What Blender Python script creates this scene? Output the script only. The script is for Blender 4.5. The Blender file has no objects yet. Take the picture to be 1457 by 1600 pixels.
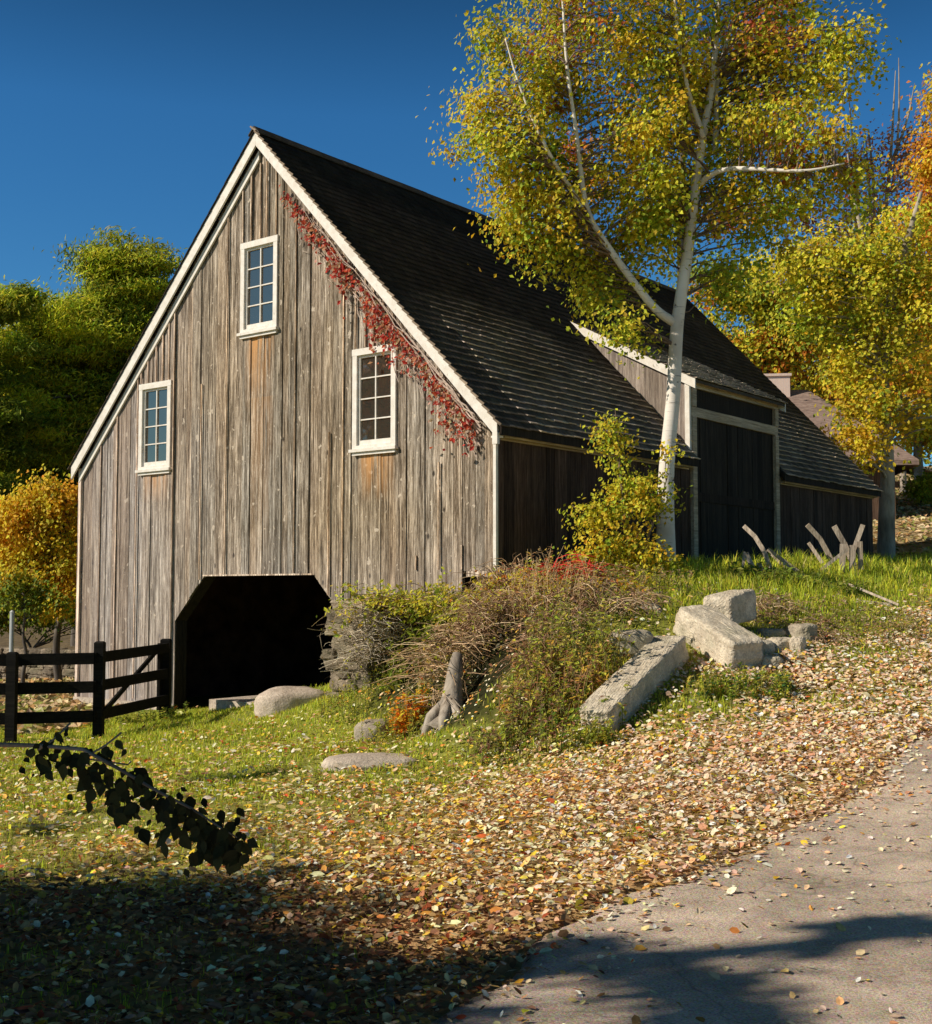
import bpy, math, random
import numpy as np
rng = np.random.default_rng(7); random.seed(7)
SC = bpy.context.scene; COL = SC.collection
R = math.radians
# ------------------------------------------------------------------ camera model (eye at 1.6 m)
FPX = 1961.0; TILT = math.atan(125/1961.0); CT, ST = math.cos(TILT), math.sin(TILT); EYE = 1.6
def W(px, py, Y):
    """world point at photo pixel px,py and horizontal distance Y"""
    a = (px-728.5)/FPX; b = (800-py)/FPX
    t = Y/(CT-b*ST)
    return np.array([a*t, Y, EYE+t*(ST+b*CT)])
# barn frame: origin at the right front corner, s runs along the side wall, u along the gable
PX, PY = .394, 16.4
SD = np.array([.62, .7846]); UD = np.array([-.7846, .62])
def B(s, u, z): return np.array([PX+s*SD[0]+u*UD[0], PY+s*SD[1]+u*UD[1], z])
def toB(x, y):
    dx = x-PX; dy = y-PY
    return dx*SD[0]+dy*SD[1], dx*UD[0]+dy*UD[1]
SUN = np.array([-.688*SD[0]+.478*UD[0], -.688*SD[1]+.478*UD[1], .548]); SUN /= np.linalg.norm(SUN)

# ------------------------------------------------------------------ helpers
def tag(o, label=None, cat=None, group=None, kind=None):
    if label: o['label'] = label
    if cat: o['category'] = cat
    if group: o['group'] = group
    if kind: o['kind'] = kind
    return o
def empty(name, loc=(0,0,0), rz=0, **k):
    o = bpy.data.objects.new(name, None); COL.objects.link(o)
    o.location = [float(v) for v in loc]; o.rotation_euler = (0,0,rz); o.empty_display_size = .2
    return tag(o, **k)
def raw_mesh(name, V, F, n_per, mat, parent=None, col=None, smooth=False):
    """V (n,3); F flat index array with n_per corners per face (int or array of sizes)"""
    me = bpy.data.meshes.new(name)
    V = np.asarray(V, dtype=np.float32); F = np.asarray(F, dtype=np.int32).ravel()
    if np.isscalar(n_per): sizes = np.full(len(F)//n_per, n_per, dtype=np.int32)
    else: sizes = np.asarray(n_per, dtype=np.int32)
    starts = np.concatenate([[0], np.cumsum(sizes)[:-1]]).astype(np.int32)
    me.vertices.add(len(V)); me.vertices.foreach_set('co', V.ravel())
    me.loops.add(len(F)); me.loops.foreach_set('vertex_index', F)
    me.polygons.add(len(sizes)); me.polygons.foreach_set('loop_start', starts)
    me.polygons.foreach_set('use_smooth', np.full(len(sizes), smooth, dtype=bool))
    me.update(calc_edges=True)
    if col is not None:
        at = me.color_attributes.new('Col', 'FLOAT_COLOR', 'POINT')
        c = np.ones((len(V), 4), dtype=np.float32); c[:, :3] = col
        at.data.foreach_set('color', c.ravel())
    me.materials.append(mat)
    o = bpy.data.objects.new(name, me); COL.objects.link(o)
    if parent is not None:
        o.parent = parent
        if parent.type == 'EMPTY' or parent.type == 'MESH': pass
    return o
class MB:
    """collects polygons with a colour per vertex and links them as one mesh object"""
    def __init__(s): s.v = []; s.f = []; s.c = []
    def poly(s, pts, col=(1,1,1)):
        i = len(s.v); s.v += [tuple(p) for p in pts]; s.c += [col]*len(pts); s.f.append(list(range(i, i+len(pts))))
    def hexa(s, a, col=(1,1,1)):
        """a: 8 points, bottom ring 0-3, top ring 4-7"""
        i = len(s.v); s.v += [tuple(p) for p in a]; s.c += [col]*8
        for q in ((3,2,1,0),(4,5,6,7),(0,1,5,4),(1,2,6,5),(2,3,7,6),(3,0,4,7)): s.f.append([i+k for k in q])
    def box(s, x0, x1, y0, y1, z0, z1, col=(1,1,1)):
        s.hexa([(x0,y0,z0),(x1,y0,z0),(x1,y1,z0),(x0,y1,z0),(x0,y0,z1),(x1,y0,z1),(x1,y1,z1),(x0,y1,z1)], col)
    def bar(s, a, b, w, t, col=(1,1,1), up=(0,0,1), w2=None):
        a = np.array(a, float); b = np.array(b, float); d = b-a; d /= np.linalg.norm(d)
        x = np.cross(d, np.array(up, float)); x /= np.linalg.norm(x); y = np.cross(x, d)
        w2 = w if w2 is None else w2
        r = lambda p, ww: [p-x*ww/2-y*t/2, p+x*ww/2-y*t/2, p+x*ww/2+y*t/2, p-x*ww/2+y*t/2]
        s.hexa(r(a, w)+r(b, w2), col)
    def tube(s, pts, rad, n=6, col=(1,1,1), cap=True):
        pts = [np.array(p, float) for p in pts]
        if np.isscalar(rad): rad = [rad]*len(pts)
        base = len(s.v); prev = None
        for k, p in enumerate(pts):
            d = pts[min(k+1, len(pts)-1)]-pts[max(k-1, 0)]; d = d/(np.linalg.norm(d)+1e-9)
            if prev is None:
                x = np.cross(d, (0.13, .97, .21) if abs(d[1]) < .9 else (1, 0, 0))
            else: x = prev-d*np.dot(prev, d)
            x = x/(np.linalg.norm(x)+1e-9); prev = x; y = np.cross(d, x)
            for j in range(n):
                a = 2*math.pi*j/n
                s.v.append(tuple(p+rad[k]*(math.cos(a)*x+math.sin(a)*y))); s.c.append(col)
        for k in range(len(pts)-1):
            for j in range(n):
                a = base+k*n+j; b_ = base+k*n+(j+1) % n
                s.f.append([a, b_, b_+n, a+n])
        if cap:
            s.f.append([base+j for j in range(n)][::-1]); e = base+(len(pts)-1)*n
            s.f.append([e+j for j in range(n)])
    def build(s, name, mat, parent=None, smooth=False):
        return raw_mesh(name, np.array(s.v), np.concatenate([np.array(f) for f in s.f]), [len(f) for f in s.f], mat, parent, np.array(s.c), smooth)

# ------------------------------------------------------------------ node helpers
class NT:
    def __init__(s, name):
        s.m = bpy.data.materials.new(name); s.m.use_nodes = True; s.t = s.m.node_tree; s.t.nodes.clear()
        s.out = s.n('ShaderNodeOutputMaterial')
    def n(s, ty, ins=None, **props):
        nd = s.t.nodes.new(ty)
        for k, v in props.items(): setattr(nd, k, v)
        for k, v in (ins or {}).items(): s.set(nd.inputs[k], v)
        return nd
    def set(s, sock, v):
        if isinstance(v, bpy.types.NodeSocket): s.t.links.new(v, sock)
        elif isinstance(v, (tuple, list)) and len(v) == 3 and sock.type == 'RGBA': sock.default_value = (*v, 1)
        else: sock.default_value = v
    def math(s, op, a, b=0., c=0., clamp=False):
        nd = s.n('ShaderNodeMath', {0: a, 1: b, 2: c}, operation=op); nd.use_clamp = clamp; return nd.outputs[0]
    def ramp(s, fac, stops, interp='LINEAR'):
        nd = s.n('ShaderNodeValToRGB', {0: fac}); cr = nd.color_ramp; cr.interpolation = interp
        while len(cr.elements) < len(stops): cr.elements.new(.5)
        for e, (p, c) in zip(cr.elements, stops):
            e.position = p; e.color = (*c, 1) if not np.isscalar(c) else (c, c, c, 1)
        return nd.outputs[0]
    def mix(s, fac, a, b, blend='MIX'):
        nd = s.n('ShaderNodeMix', data_type='RGBA', blend_type=blend)
        s.set(nd.inputs[0], fac); s.set(nd.inputs[6], a); s.set(nd.inputs[7], b); return nd.outputs[2]
    def noise(s, vec, scale, detail=3, rough=.55, dist=0):
        nd = s.n('ShaderNodeTexNoise', {'Scale': scale, 'Detail': detail, 'Roughness': rough, 'Distortion': dist})
        if vec is not None: s.set(nd.inputs['Vector'], vec)
        return nd.outputs['Fac']
    def coord(s, which='Object'): return s.n('ShaderNodeTexCoord').outputs[which]
    def mapping(s, vec, scale=(1,1,1), loc=(0,0,0)):
        return s.n('ShaderNodeMapping', {'Vector': vec, 'Scale': scale, 'Location': loc}).outputs[0]
    def attr(s): return s.n('ShaderNodeAttribute', attribute_name='Col').outputs['Color']
    def bump(s, h, strength=.5, dist=.02):
        return s.n('ShaderNodeBump', {'Height': h, 'Strength': strength, 'Distance': dist}).outputs[0]
    def bsdf(s, col, rough=.85, normal=None, spec=.2, **k):
        nd = s.n('ShaderNodeBsdfPrincipled', {'Base Color': col, 'Roughness': rough, 'Specular IOR Level': spec})
        if normal is not None: s.set(nd.inputs['Normal'], normal)
        for kk, v in k.items(): s.set(nd.inputs[kk], v)
        return nd.outputs[0]
    def done(s, sh): s.t.links.new(sh, s.out.inputs[0]); return s.m
MAT = {}
def leaf_mat(name, transl=.4, rough=.6, spec=.25, gain=1.0):
    t = NT(name); c = t.attr()
    n = t.noise(t.coord(), 35, 2)
    c = t.mix(1, c, t.ramp(n, [(.3, .7*gain), (.7, 1.15*gain)]), 'MULTIPLY')
    a = t.bsdf(c, rough, spec=spec)
    b = t.n('ShaderNodeBsdfTranslucent', {'Color': c}).outputs[0]
    return t.done(t.n('ShaderNodeMixShader', {0: transl, 1: a, 2: b}).outputs[0])
MAT['leaf'] = leaf_mat('foliage', .5)
MAT['litter'] = leaf_mat('dry_leaf', .12, .95, .03)
MAT['grass'] = leaf_mat('grass_blade', .35)
MAT['darkleaf'] = leaf_mat('shaded_leaf', .35, .6, .15)
def bark(name, c1, c2, scale=6, bumpd=.02):
    t = NT(name); co = t.mapping(t.coord(), (1, 1, .25)); n = t.noise(co, scale, 5, .7); n2 = t.noise(t.coord(), 1.3, 2)
    c = t.ramp(n, [(.3, c1), (.7, c2)]); c = t.mix(1, c, t.ramp(n2, [(.3, .6), (.7, 1.2)]), 'MULTIPLY')
    return t.done(t.bsdf(c, .9, t.bump(n, .8, bumpd)))
MAT['bark'] = bark('grey_bark', (.07,.055,.045), (.26,.22,.18))
MAT['barkpale'] = bark('pale_bark', (.20,.16,.12), (.60,.52,.43))
MAT['twig'] = bark('twig', (.10,.065,.045), (.33,.24,.18), 20)
MAT['drystem'] = NT('dry_stem').m
t = NT('dry_stem'); c = t.attr(); n = t.noise(t.coord(), 30, 3)
MAT['drystem'] = t.done(t.bsdf(t.mix(1, c, t.ramp(n, [(.3,.6),(.7,1.25)]), 'MULTIPLY'), .85))
# birch bark: white with dark lenticel bands
t = NT('birch_bark'); co = t.coord()
n1 = t.noise(t.mapping(co, (2, 2, 30)), 1.0, 4, .7); n2 = t.noise(t.mapping(co, (3, 3, 5)), 1.2, 4, .6); n3 = t.noise(co, 2.0, 3)
c = t.ramp(n3, [(.25, (.62,.54,.46)), (.65, (.86,.80,.72))])
c = t.mix(t.ramp(n1, [(.60, 0.), (.68, .9)]), c, (.10,.08,.07))
c = t.mix(t.ramp(n2, [(.64, 0.), (.70, .95)]), c, (.05,.04,.035))
MAT['birch'] = t.done(t.bsdf(c, .7, t.bump(n1, .4, .01)))
# weathered barn boards. object space = barn frame (x along side, y along gable, z up)
def wood_mat(name, dark, mid, light, stains=False, gain=1.0, vert=True, flecks=True):
    t = NT(name); co = t.coord(); at = t.attr()
    st = (1, 1, .028) if vert else (.028, 1, 1)
    g1 = t.noise(t.mapping(co, st), 30, 8, .85, .3)           # grain
    g2 = t.noise(t.mapping(co, (1, 1, .12) if vert else (.12, 1, 1)), 7, 4, .6)
    big = t.noise(t.mapping(co, (1, 1, .5)), .55, 3, .6)
    g3 = t.noise(t.mapping(co, (1, 1, .035) if vert else (.035, 1, 1), (5, 2, 1)), 85, 6, .9)
    gm = t.math('ADD', t.math('MULTIPLY', g1, .55), t.math('MULTIPLY', g3, .45))
    c = t.ramp(gm, [(.415, dark), (.49, mid), (.575, light)])
    c = t.mix(.75, c, t.ramp(g2, [(.3, .62), (.7, 1.3)]), 'MULTIPLY')
    c = t.mix(t.ramp(big, [(.42, 0.), (.66, .6)]), c, t.mix(1, c, (.92, .80, .60), 'MULTIPLY'))
    c = t.mix(1, c, at, 'MULTIPLY')
    if flecks:
        dv = t.n('ShaderNodeVectorMath', {0: co, 1: t.n('ShaderNodeVectorMath', {0: t.n('ShaderNodeTexNoise', {'Vector': co, 'Scale': 14., 'Detail': 3.}).outputs['Color'], 1: (.11, .11, .16)}, operation='MULTIPLY').outputs[0]}, operation='ADD').outputs[0]
        for (sc_, th, k_, ld) in ((4.6, .46, .6, (.74,.63,.50)), (9.5, .44, .65, (.68,.57,.44))):
            v = t.n('ShaderNodeTexVoronoi', {'Vector': t.mapping(dv, (1, 1, .6), (sc_, .3, .7)), 'Scale': sc_, 'Randomness': 1}).outputs['Distance']
            wn = t.noise(co, 2.3+sc_*.3, 3); m = t.math('LESS_THAN', v, t.math('MULTIPLY', t.math('SUBTRACT', wn, .28, clamp=True), th))
            c = t.mix(t.math('MULTIPLY', m, k_), c, ld)
        v = t.n('ShaderNodeTexVoronoi', {'Vector': t.mapping(co, (1, 1, .6), (3.3, 1.7, 2.2)), 'Scale': 3.3, 'Randomness': 1}).outputs['Distance']
        m = t.ramp(v, [(.05, .9), (.10, 0.)])
        c = t.mix(m, c, (.025, .02, .016))
    if stains:
        sx = t.n('ShaderNodeSeparateXYZ', {0: co})
        yn = t.noise(t.mapping(co, (1, 1, .06)), 14, 3)
        for (uc, zb, ln, k) in ((4.56, 5.58, 1.2, 1.5), (7.07, 3.56, .5, 1.3), (2.13, 3.56, .7, 1.5), (4.5, 4.6, 3.0, .35)):
            du = t.math('ABSOLUTE', t.math('SUBTRACT', sx.outputs[1], uc))
            mu = t.math('SUBTRACT', 1.0, t.math('DIVIDE', t.math('MULTIPLY', du, du), .13), clamp=True)
            dz = t.math('SUBTRACT', zb, sx.outputs[2])
            mz = t.math('SUBTRACT', 1.0, t.math('DIVIDE', dz, ln), clamp=True)
            above = t.math('GREATER_THAN', dz, 0.)
            m = t.math('MULTIPLY', t.math('MULTIPLY', mu, mz), above)
            m = t.math('MULTIPLY', m, t.ramp(yn, [(.38, .05), (.58, .8)]))
            c = t.mix(t.math('MULTIPLY', m, k, clamp=True), c, (.60, .31, .12))
        low = t.math('MULTIPLY', t.math('SUBTRACT', 2.6, sx.outputs[2]), .28, clamp=True)
        left = t.math('MULTIPLY', t.math('SUBTRACT', sx.outputs[1], 5.2), .35, clamp=True)
        f = t.math('MULTIPLY', t.math('MAXIMUM', t.math('MULTIPLY', low, .8), t.math('MULTIPLY', left, .5)), t.ramp(g2, [(.3,.5),(.7,1.)]))
        c = t.mix(f, c, t.mix(1, t.ramp(g1, [(.38,(.16,.125,.12)),(.6,(.62,.54,.53))]), at, 'MULTIPLY'))
    if gain != 1: c = t.mix(1, c, (gain, gain, gain), 'MULTIPLY')
    return t.done(t.bsdf(c, .9, t.bump(g1, .7, .012), spec=.15))
MAT['gable'] = wood_mat('weathered_gable_boards', (.03,.022,.015), (.185,.145,.105), (.74,.64,.53), True)
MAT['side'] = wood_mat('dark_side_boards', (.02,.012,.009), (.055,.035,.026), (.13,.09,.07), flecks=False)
MAT['cheek'] = wood_mat('dormer_cheek_boards', (.12,.10,.09), (.26,.21,.18), (.48,.41,.35), flecks=False)
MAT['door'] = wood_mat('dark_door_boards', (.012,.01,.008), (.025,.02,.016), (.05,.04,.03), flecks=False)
MAT['trimgrey'] = wood_mat('beige_weathered_trim', (.22,.18,.13), (.42,.34,.25), (.62,.52,.40), vert=False, flecks=False)
MAT['fence'] = wood_mat('black_stained_fence', (.004,.004,.004), (.009,.008,.007), (.022,.019,.016), vert=False, flecks=False)
MAT['silver'] = wood_mat('silvered_timber', (.20,.16,.12), (.40,.33,.26), (.66,.56,.45), flecks=False)
t = NT('white_trim_paint'); co = t.coord(); n = t.noise(co, 9, 4, .7); n2 = t.noise(t.mapping(co, (1,1,.3)), 30, 3)
c = t.mix(t.ramp(n, [(.35, .0), (.62, .55)]), (.84,.80,.73), (.62,.54,.45)); c = t.mix(t.ramp(n2, [(.66, 0.), (.72, .6)]), c, (.35,.29,.23))
MAT['white'] = t.done(t.bsdf(c, .6, t.bump(n2, .3, .004)))
t = NT('aged_cedar_shingle'); co = t.coord(); n = t.noise(t.mapping(co, (3, .5, .5)), 14, 4, .7); n2 = t.noise(co, .9, 3)
c = t.ramp(n, [(.3, (.045,.038,.031)), (.7, (.13,.11,.09))]); c = t.mix(1, c, t.ramp(n2, [(.3,.7),(.7,1.2)]), 'MULTIPLY'); c = t.mix(1, c, t.attr(), 'MULTIPLY')
MAT['shingle'] = t.done(t.bsdf(c, .9, t.bump(n, .5, .006), spec=.1))
t = NT('dark_window_glass'); MAT['glass'] = t.done(t.bsdf((.035,.035,.03), .03, t.bump(t.noise(t.coord(), 2.2, 2), .06, .02), spec=1.0, **{'IOR': 2.0, 'Specular Tint': (.95,.74,.56,1)}))
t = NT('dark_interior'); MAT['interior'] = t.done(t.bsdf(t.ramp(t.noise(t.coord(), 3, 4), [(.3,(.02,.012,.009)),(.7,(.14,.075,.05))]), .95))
def stone_mat(name, a, b, lich=(.16,.17,.09), k=.5, scale=5):
    t = NT(name); co = t.coord(); n = t.noise(co, scale, 6, .7); n2 = t.noise(co, scale*7, 4, .7); n3 = t.noise(co, 2.3, 4, .6)
    c = t.ramp(n, [(.3, a), (.7, b)]); c = t.mix(.5, c, t.ramp(n2, [(.35, .5), (.65, 1.35)]), 'MULTIPLY')
    c = t.mix(t.ramp(n3, [(.5, 0.), (.66, k)]), c, lich)
    if name == 'dark_fieldstone': c = t.mix(1, c, t.attr(), 'MULTIPLY')
    return t.done(t.bsdf(c, .9, t.bump(t.math('ADD', n, t.math('MULTIPLY', n2, .4)), .9, .03)))
MAT['granite'] = stone_mat('granite', (.46,.38,.28), (.88,.77,.60), k=.35, scale=7)
MAT['fieldstone'] = stone_mat('fieldstone', (.24,.20,.15), (.62,.53,.41))
MAT['darkstone'] = stone_mat('dark_fieldstone', (.12,.095,.07), (.40,.33,.25), k=.3)
MAT['slab'] = stone_mat('flat_slab_stone', (.42,.34,.27), (.74,.62,.50), k=.15)

# ------------------------------------------------------------------ terrain
ctrl = [  # x, y, z
 # foreground level
 (-6,-3,0),(0,-3,0),(5,-3,-.1),(12,-3,-.1),(-8,3,-.05),(-3,3,-.02),(0,3,0),(3,3,0),(8,3,0),(-2,6,-.02),(0,6,0),(2,6,.02),(-5,7,-.1),
 # lawn down to the basement doorway
 (-1.5,9,-.02),(-4,10,-.15),(-8,10,-.2),(0,9,.02),(-2.2,12,-.08),(-4.5,14,-.25),(-1.2,13,.02),(-7,15,-.33),(-12,15,-.4),
 (-3.9,17.5,-.2),(-4.6,19.6,-.3),(-6,22,-.33),(-3.3,18.6,-.1),(-9,22,-.4),(-2.9,16.2,-.12),(-2.5,17.4,.02),
 # back left field
 (-10,30,-.5),(-16,30,-.5),(-8,35,-.4),(-20,22,-.5),(-16,42,-.1),(-25,45,.5),
 # bank: foot line
 (-1.75,16.2,.2),(-1.0,14.9,.2),(-.3,13.4,.08),(.3,11.5,.08),(.55,11.2,.1),(1.16,11.2,.22),(1.9,11.5,.42),(2.6,12.2,.6),(-1.1,15.9,.45),(-.7,16.4,.75),
 (-.35,15.0,.7),
 # bank: top line
 (.0,15.6,1.3),(.25,14.7,1.25),(.75,13.9,1.35),(1.3,13.5,1.15),(.35,13.0,.75),(1.1,12.6,.75),(2.3,14.0,1.4),(3.2,14.3,1.2),(3.8,14.8,1.25),(2.0,13.0,.9),
 (.1,16.2,1.6),(1.2,15.2,1.6),(2.4,15.6,1.68),(.8,16.6,1.75),(4,16.6,1.7),(2.2,18.1,1.85),(4.5,20,1.95),(6.5,23,2.0),(8.5,26.5,2.05),
 # road shoulder
 (1.5,8,.1),(3.0,10,.35),(4.4,11,.5),(4.0,12.5,.75),(5.6,13.6,.95),(5.6,16,1.4),(7.5,16,1.3),(8.5,20,1.75),(7,19,1.8),(11,24,2.0),
 # road
 (3.2,6.5,.08),(5.5,9.5,.35),(8,12.5,.65),(10,16,1.0),(13,20,1.5),(17,25,2.0),(14,12,.6),(14,5,.1),(20,14,.8),(22,26,2.2),
 # behind the barn on the right and the hill
 (10,30,2.3),(14,32,3.0),(12,38,3.9),(16,46,5.2),(9,46,4.2),(3,45,3.0),(24,38,4.4),(22,55,7),(8,62,6.2),(-4,60,3),(-18,65,2),(30,70,9),(0,30,1.2),(4,36,2.4),
]
ctrl = np.array(ctrl, float)
def _phi(r2): return np.sqrt(r2+.35)
_d = ((ctrl[:, None, :2]-ctrl[None, :, :2])**2).sum(-1)
_n = len(ctrl); _A = np.zeros((_n+3, _n+3)); _A[:_n, :_n] = _phi(_d)-1e-9
_A[:_n, :_n] += np.eye(_n)*-.02
_A[:_n, _n] = 1; _A[:_n, _n+1:] = ctrl[:, :2]; _A[_n:, :_n] = _A[:_n, _n:].T
_w = np.linalg.solve(_A, np.concatenate([ctrl[:, 2], [0,0,0]]))
def sm(a, b, x): t = np.clip((x-a)/(b-a), 0, 1); return t*t*(3-2*t)
def wob(x, y, f=1.0, ph=0.):
    return (np.sin(x*1.7*f+ph+1.3*np.sin(y*.9*f+ph))+np.sin(y*2.1*f-ph+1.1*np.sin(x*1.3*f))+np.sin((x+y)*3.1*f+ph*2)*.5)/2.5
def G(x, y):
    x = np.asarray(x, float); y = np.asarray(y, float); sh = x.shape
    x = x.ravel(); y = y.ravel(); out = np.zeros(len(x))
    far = np.hypot(x-2, y-15); k = np.minimum(1, 75/np.maximum(far, 1e-6)); xx = 2+(x-2)*k; yy = 15+(y-15)*k
    for i in range(0, len(x), 20000):
        a = xx[i:i+20000]; b = yy[i:i+20000]
        r = (a[:, None]-ctrl[None, :, 0])**2+(b[:, None]-ctrl[None, :, 1])**2
        out[i:i+20000] = _phi(r)@_w[:_n]+_w[_n]+_w[_n+1]*a+_w[_n+2]*b
    rm = roadm(x, y)
    out = out+(1-rm)*(.03*wob(x, y, 1.)+.012*wob(x, y, 4.3, 1.))
    s, u = toB(x, y)                                              # level ground inside the barn
    ins = sm(.0, .25, s)*sm(13.4, 13.1, s)*sm(.0, .25, u)*sm(9.1, 8.9, u)
    out = out*(1-ins)+ins*(-.36)
    return out.reshape(sh)
def road_d(x, y):
    s, u = toB(x, y); return -u-6.42-.10*np.sin(s*.9)-.05*np.sin(s*2.7+1)-.03*np.sin(s*7.)-.40*sm(-7, -10, s)
def roadm(x, y):
    dd = road_d(x, y); return sm(-.1, .25, dd)*sm(8.2, 7.8, dd)
def noise2(x, y, f, seed=0):
    """cheap value noise"""
    x = x*f+seed*17.3; y = y*f+seed*9.1; xi = np.floor(x); yi = np.floor(y); fx = x-xi; fy = y-yi
    fx = fx*fx*(3-2*fx); fy = fy*fy*(3-2*fy)
    h = lambda a, b: (np.sin(a*127.1+b*311.7+seed)*43758.5453) % 1.0
    return (h(xi, yi)*(1-fx)+h(xi+1, yi)*fx)*(1-fy)+(h(xi, yi+1)*(1-fx)+h(xi+1, yi+1)*fx)*fy
def leaf_density(x, y):
    s, u = toB(x, y); d = -u
    n = noise2(x, y, 1.1, 1)*.6+noise2(x, y, 3.1, 2)*.4
    near = sm(12.8, 8.4, y)*(.36+.34*sm(-2.4, .6, x))+sm(7.8, 6.2, y)*.5+sm(12.4, 9.6, y)*sm(-1.2, .8, x)*.6
    band = sm(3.7, 5.3, d+n*1.2-.5)*sm(25, 2, s)*(1.0-.3*sm(0, 5, s))
    lawn = .07+.10*sm(14.5, 11, y)
    v = np.maximum(np.maximum(near, band), lawn)
    n5 = noise2(x, y, 7.5, 9); v = v*(.08+1.75*n)*(.6+.8*n5)
    terr = sm(2.6, 1.4, d)*sm(-2, 0, s); v = v*(1-.6*terr)
    v = np.clip(v, 0, 1)
    rd = road_d(x, y); onroad = sm(-.02, .12, rd)
    v = v*(1-onroad)+onroad*(.02+.30*np.exp(-np.maximum(rd, 0)*4.5))
    s_in = (s > -.1) & (s < 13.6) & (u > -.05) & (u < 9.2)
    return np.where(s_in, 0, v)
# ground sheet: fine near the camera, coarse to the horizon
def axis(c0, lo, hi, step, ext):
    a = list(np.arange(lo, hi+1e-6, step)); g = step; v = hi
    while v < ext: g *= 1.16; v += g; a.append(v)
    g = step; v = lo; b = []
    while v > -ext: g *= 1.16; v -= g; b.append(v)
    return np.array(b[::-1]+a)
gx = axis(0, -9, 12, .13, 500); gy = axis(0, 2, 30, .13, 500)
X, Y = np.meshgrid(gx, gy); Z = G(X, Y)-.05*sm(.02, .3, road_d(X, Y))*sm(8.0, 7.7, road_d(X, Y))
far = np.hypot(X-2, Y-15); Z = Z+np.where(far > 75, (far-75)*.03, 0)
nx, ny = len(gx), len(gy)
idx = np.arange(nx*ny).reshape(ny, nx)
F = np.stack([idx[:-1,:-1], idx[:-1,1:], idx[1:,1:], idx[1:,:-1]], -1).reshape(-1, 4)
dens = leaf_density(X, Y).ravel()
gcol = np.array([.24,.26,.04])[None]*(1-dens[:, None])+np.array([.42,.26,.12])[None]*dens[:, None]
far_m = sm(27, 34, Y.ravel())*sm(4, 8, X.ravel()); gcol = gcol*(1-far_m[:, None])+far_m[:, None]*np.array([.36,.27,.14])
gy_, gx_ = np.gradient(Z, gy, gx); steep = sm(.38, .8, np.hypot(gx_, gy_)).ravel()*(Y.ravel() < 17)*(Y.ravel() > 9)*(X.ravel() > -2.5)*(X.ravel() < 5); gcol = gcol*(1-.93*steep[:, None])  # steep bank colour darkened to paint the shaded hollow under the vines
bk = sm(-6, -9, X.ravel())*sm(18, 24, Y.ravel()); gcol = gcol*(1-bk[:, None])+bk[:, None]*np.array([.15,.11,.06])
t = NT('ground_soil_and_turf'); co = t.coord(); n = t.noise(co, 9, 5, .7); n2 = t.noise(co, .8, 4)
c = t.mix(1, t.attr(), t.ramp(n, [(.3,.5),(.7,1.5)]), 'MULTIPLY'); c = t.mix(1, c, t.ramp(n2, [(.3,.75),(.7,1.25)]), 'MULTIPLY')
MAT['ground'] = t.done(t.bsdf(c, .95, t.bump(n, .8, .03)))
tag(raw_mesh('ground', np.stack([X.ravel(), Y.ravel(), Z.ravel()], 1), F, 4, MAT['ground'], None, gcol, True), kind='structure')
# road sheet (in barn-frame coordinates so its edge follows the shoulder)
ss = np.concatenate([np.arange(-26, 12, .14), np.arange(12, 60, .8)]); dd = np.concatenate([np.arange(0, 2.2, .06), np.arange(2.2, 7.9, .3)])
Sg, Dg = np.meshgrid(ss, dd); u0 = -(6.42+.10*np.sin(Sg*.9)+.05*np.sin(Sg*2.7+1)+.03*np.sin(Sg*7.)+.40*sm(-7, -10, Sg)); Ug = u0-Dg
RX = PX+Sg*SD[0]+Ug*UD[0]; RY = PY+Sg*SD[1]+Ug*UD[1]; RZ = G(RX, RY)+.012*sm(-.01, .12, Dg)-.02*sm(.02, 0, Dg)
idx = np.arange(RX.size).reshape(RX.shape); F = np.stack([idx[:-1,:-1], idx[:-1,1:], idx[1:,1:], idx[1:,:-1]], -1).reshape(-1, 4)[:, ::-1]
t = NT('old_asphalt'); co = t.coord(); n = t.noise(co, 90, 4, .8); n2 = t.noise(co, .9, 5, .6); v = t.n('ShaderNodeTexVoronoi', {'Vector': co, 'Scale': 120}).outputs['Color']
c = t.ramp(n, [(.32, (.36,.27,.20)), (.5, (.76,.60,.46)), (.7, (.98,.84,.67))]); n4 = t.noise(co, 3.1, 6, .75); c = t.mix(1, c, t.ramp(n2, [(.3,.6),(.7,1.12)]), 'MULTIPLY'); c = t.mix(1, c, t.ramp(n4, [(.35,.72),(.6,1.08)]), 'MULTIPLY'); c = t.mix(.45, c, v, 'SOFT_LIGHT')
cr = t.n('ShaderNodeTexVoronoi', {'Vector': t.n('ShaderNodeVectorMath', {0: co, 1: t.n('ShaderNodeTexNoise', {'Vector': co, 'Scale': 2.2}).outputs['Color']}, operation='ADD').outputs[0], 'Scale': .55}, feature='DISTANCE_TO_EDGE').outputs['Distance']
c = t.mix(t.ramp(cr, [(.001, .45), (.006, 0.)]), c, (.08,.07,.06))
MAT['asphalt'] = t.done(t.bsdf(c, .85, t.bump(n, .7, .012)))
tag(raw_mesh('road', np.stack([RX.ravel(), RY.ravel(), RZ.ravel()], 1), F, 4, MAT['asphalt'], None, None, True), kind='structure')

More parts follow.
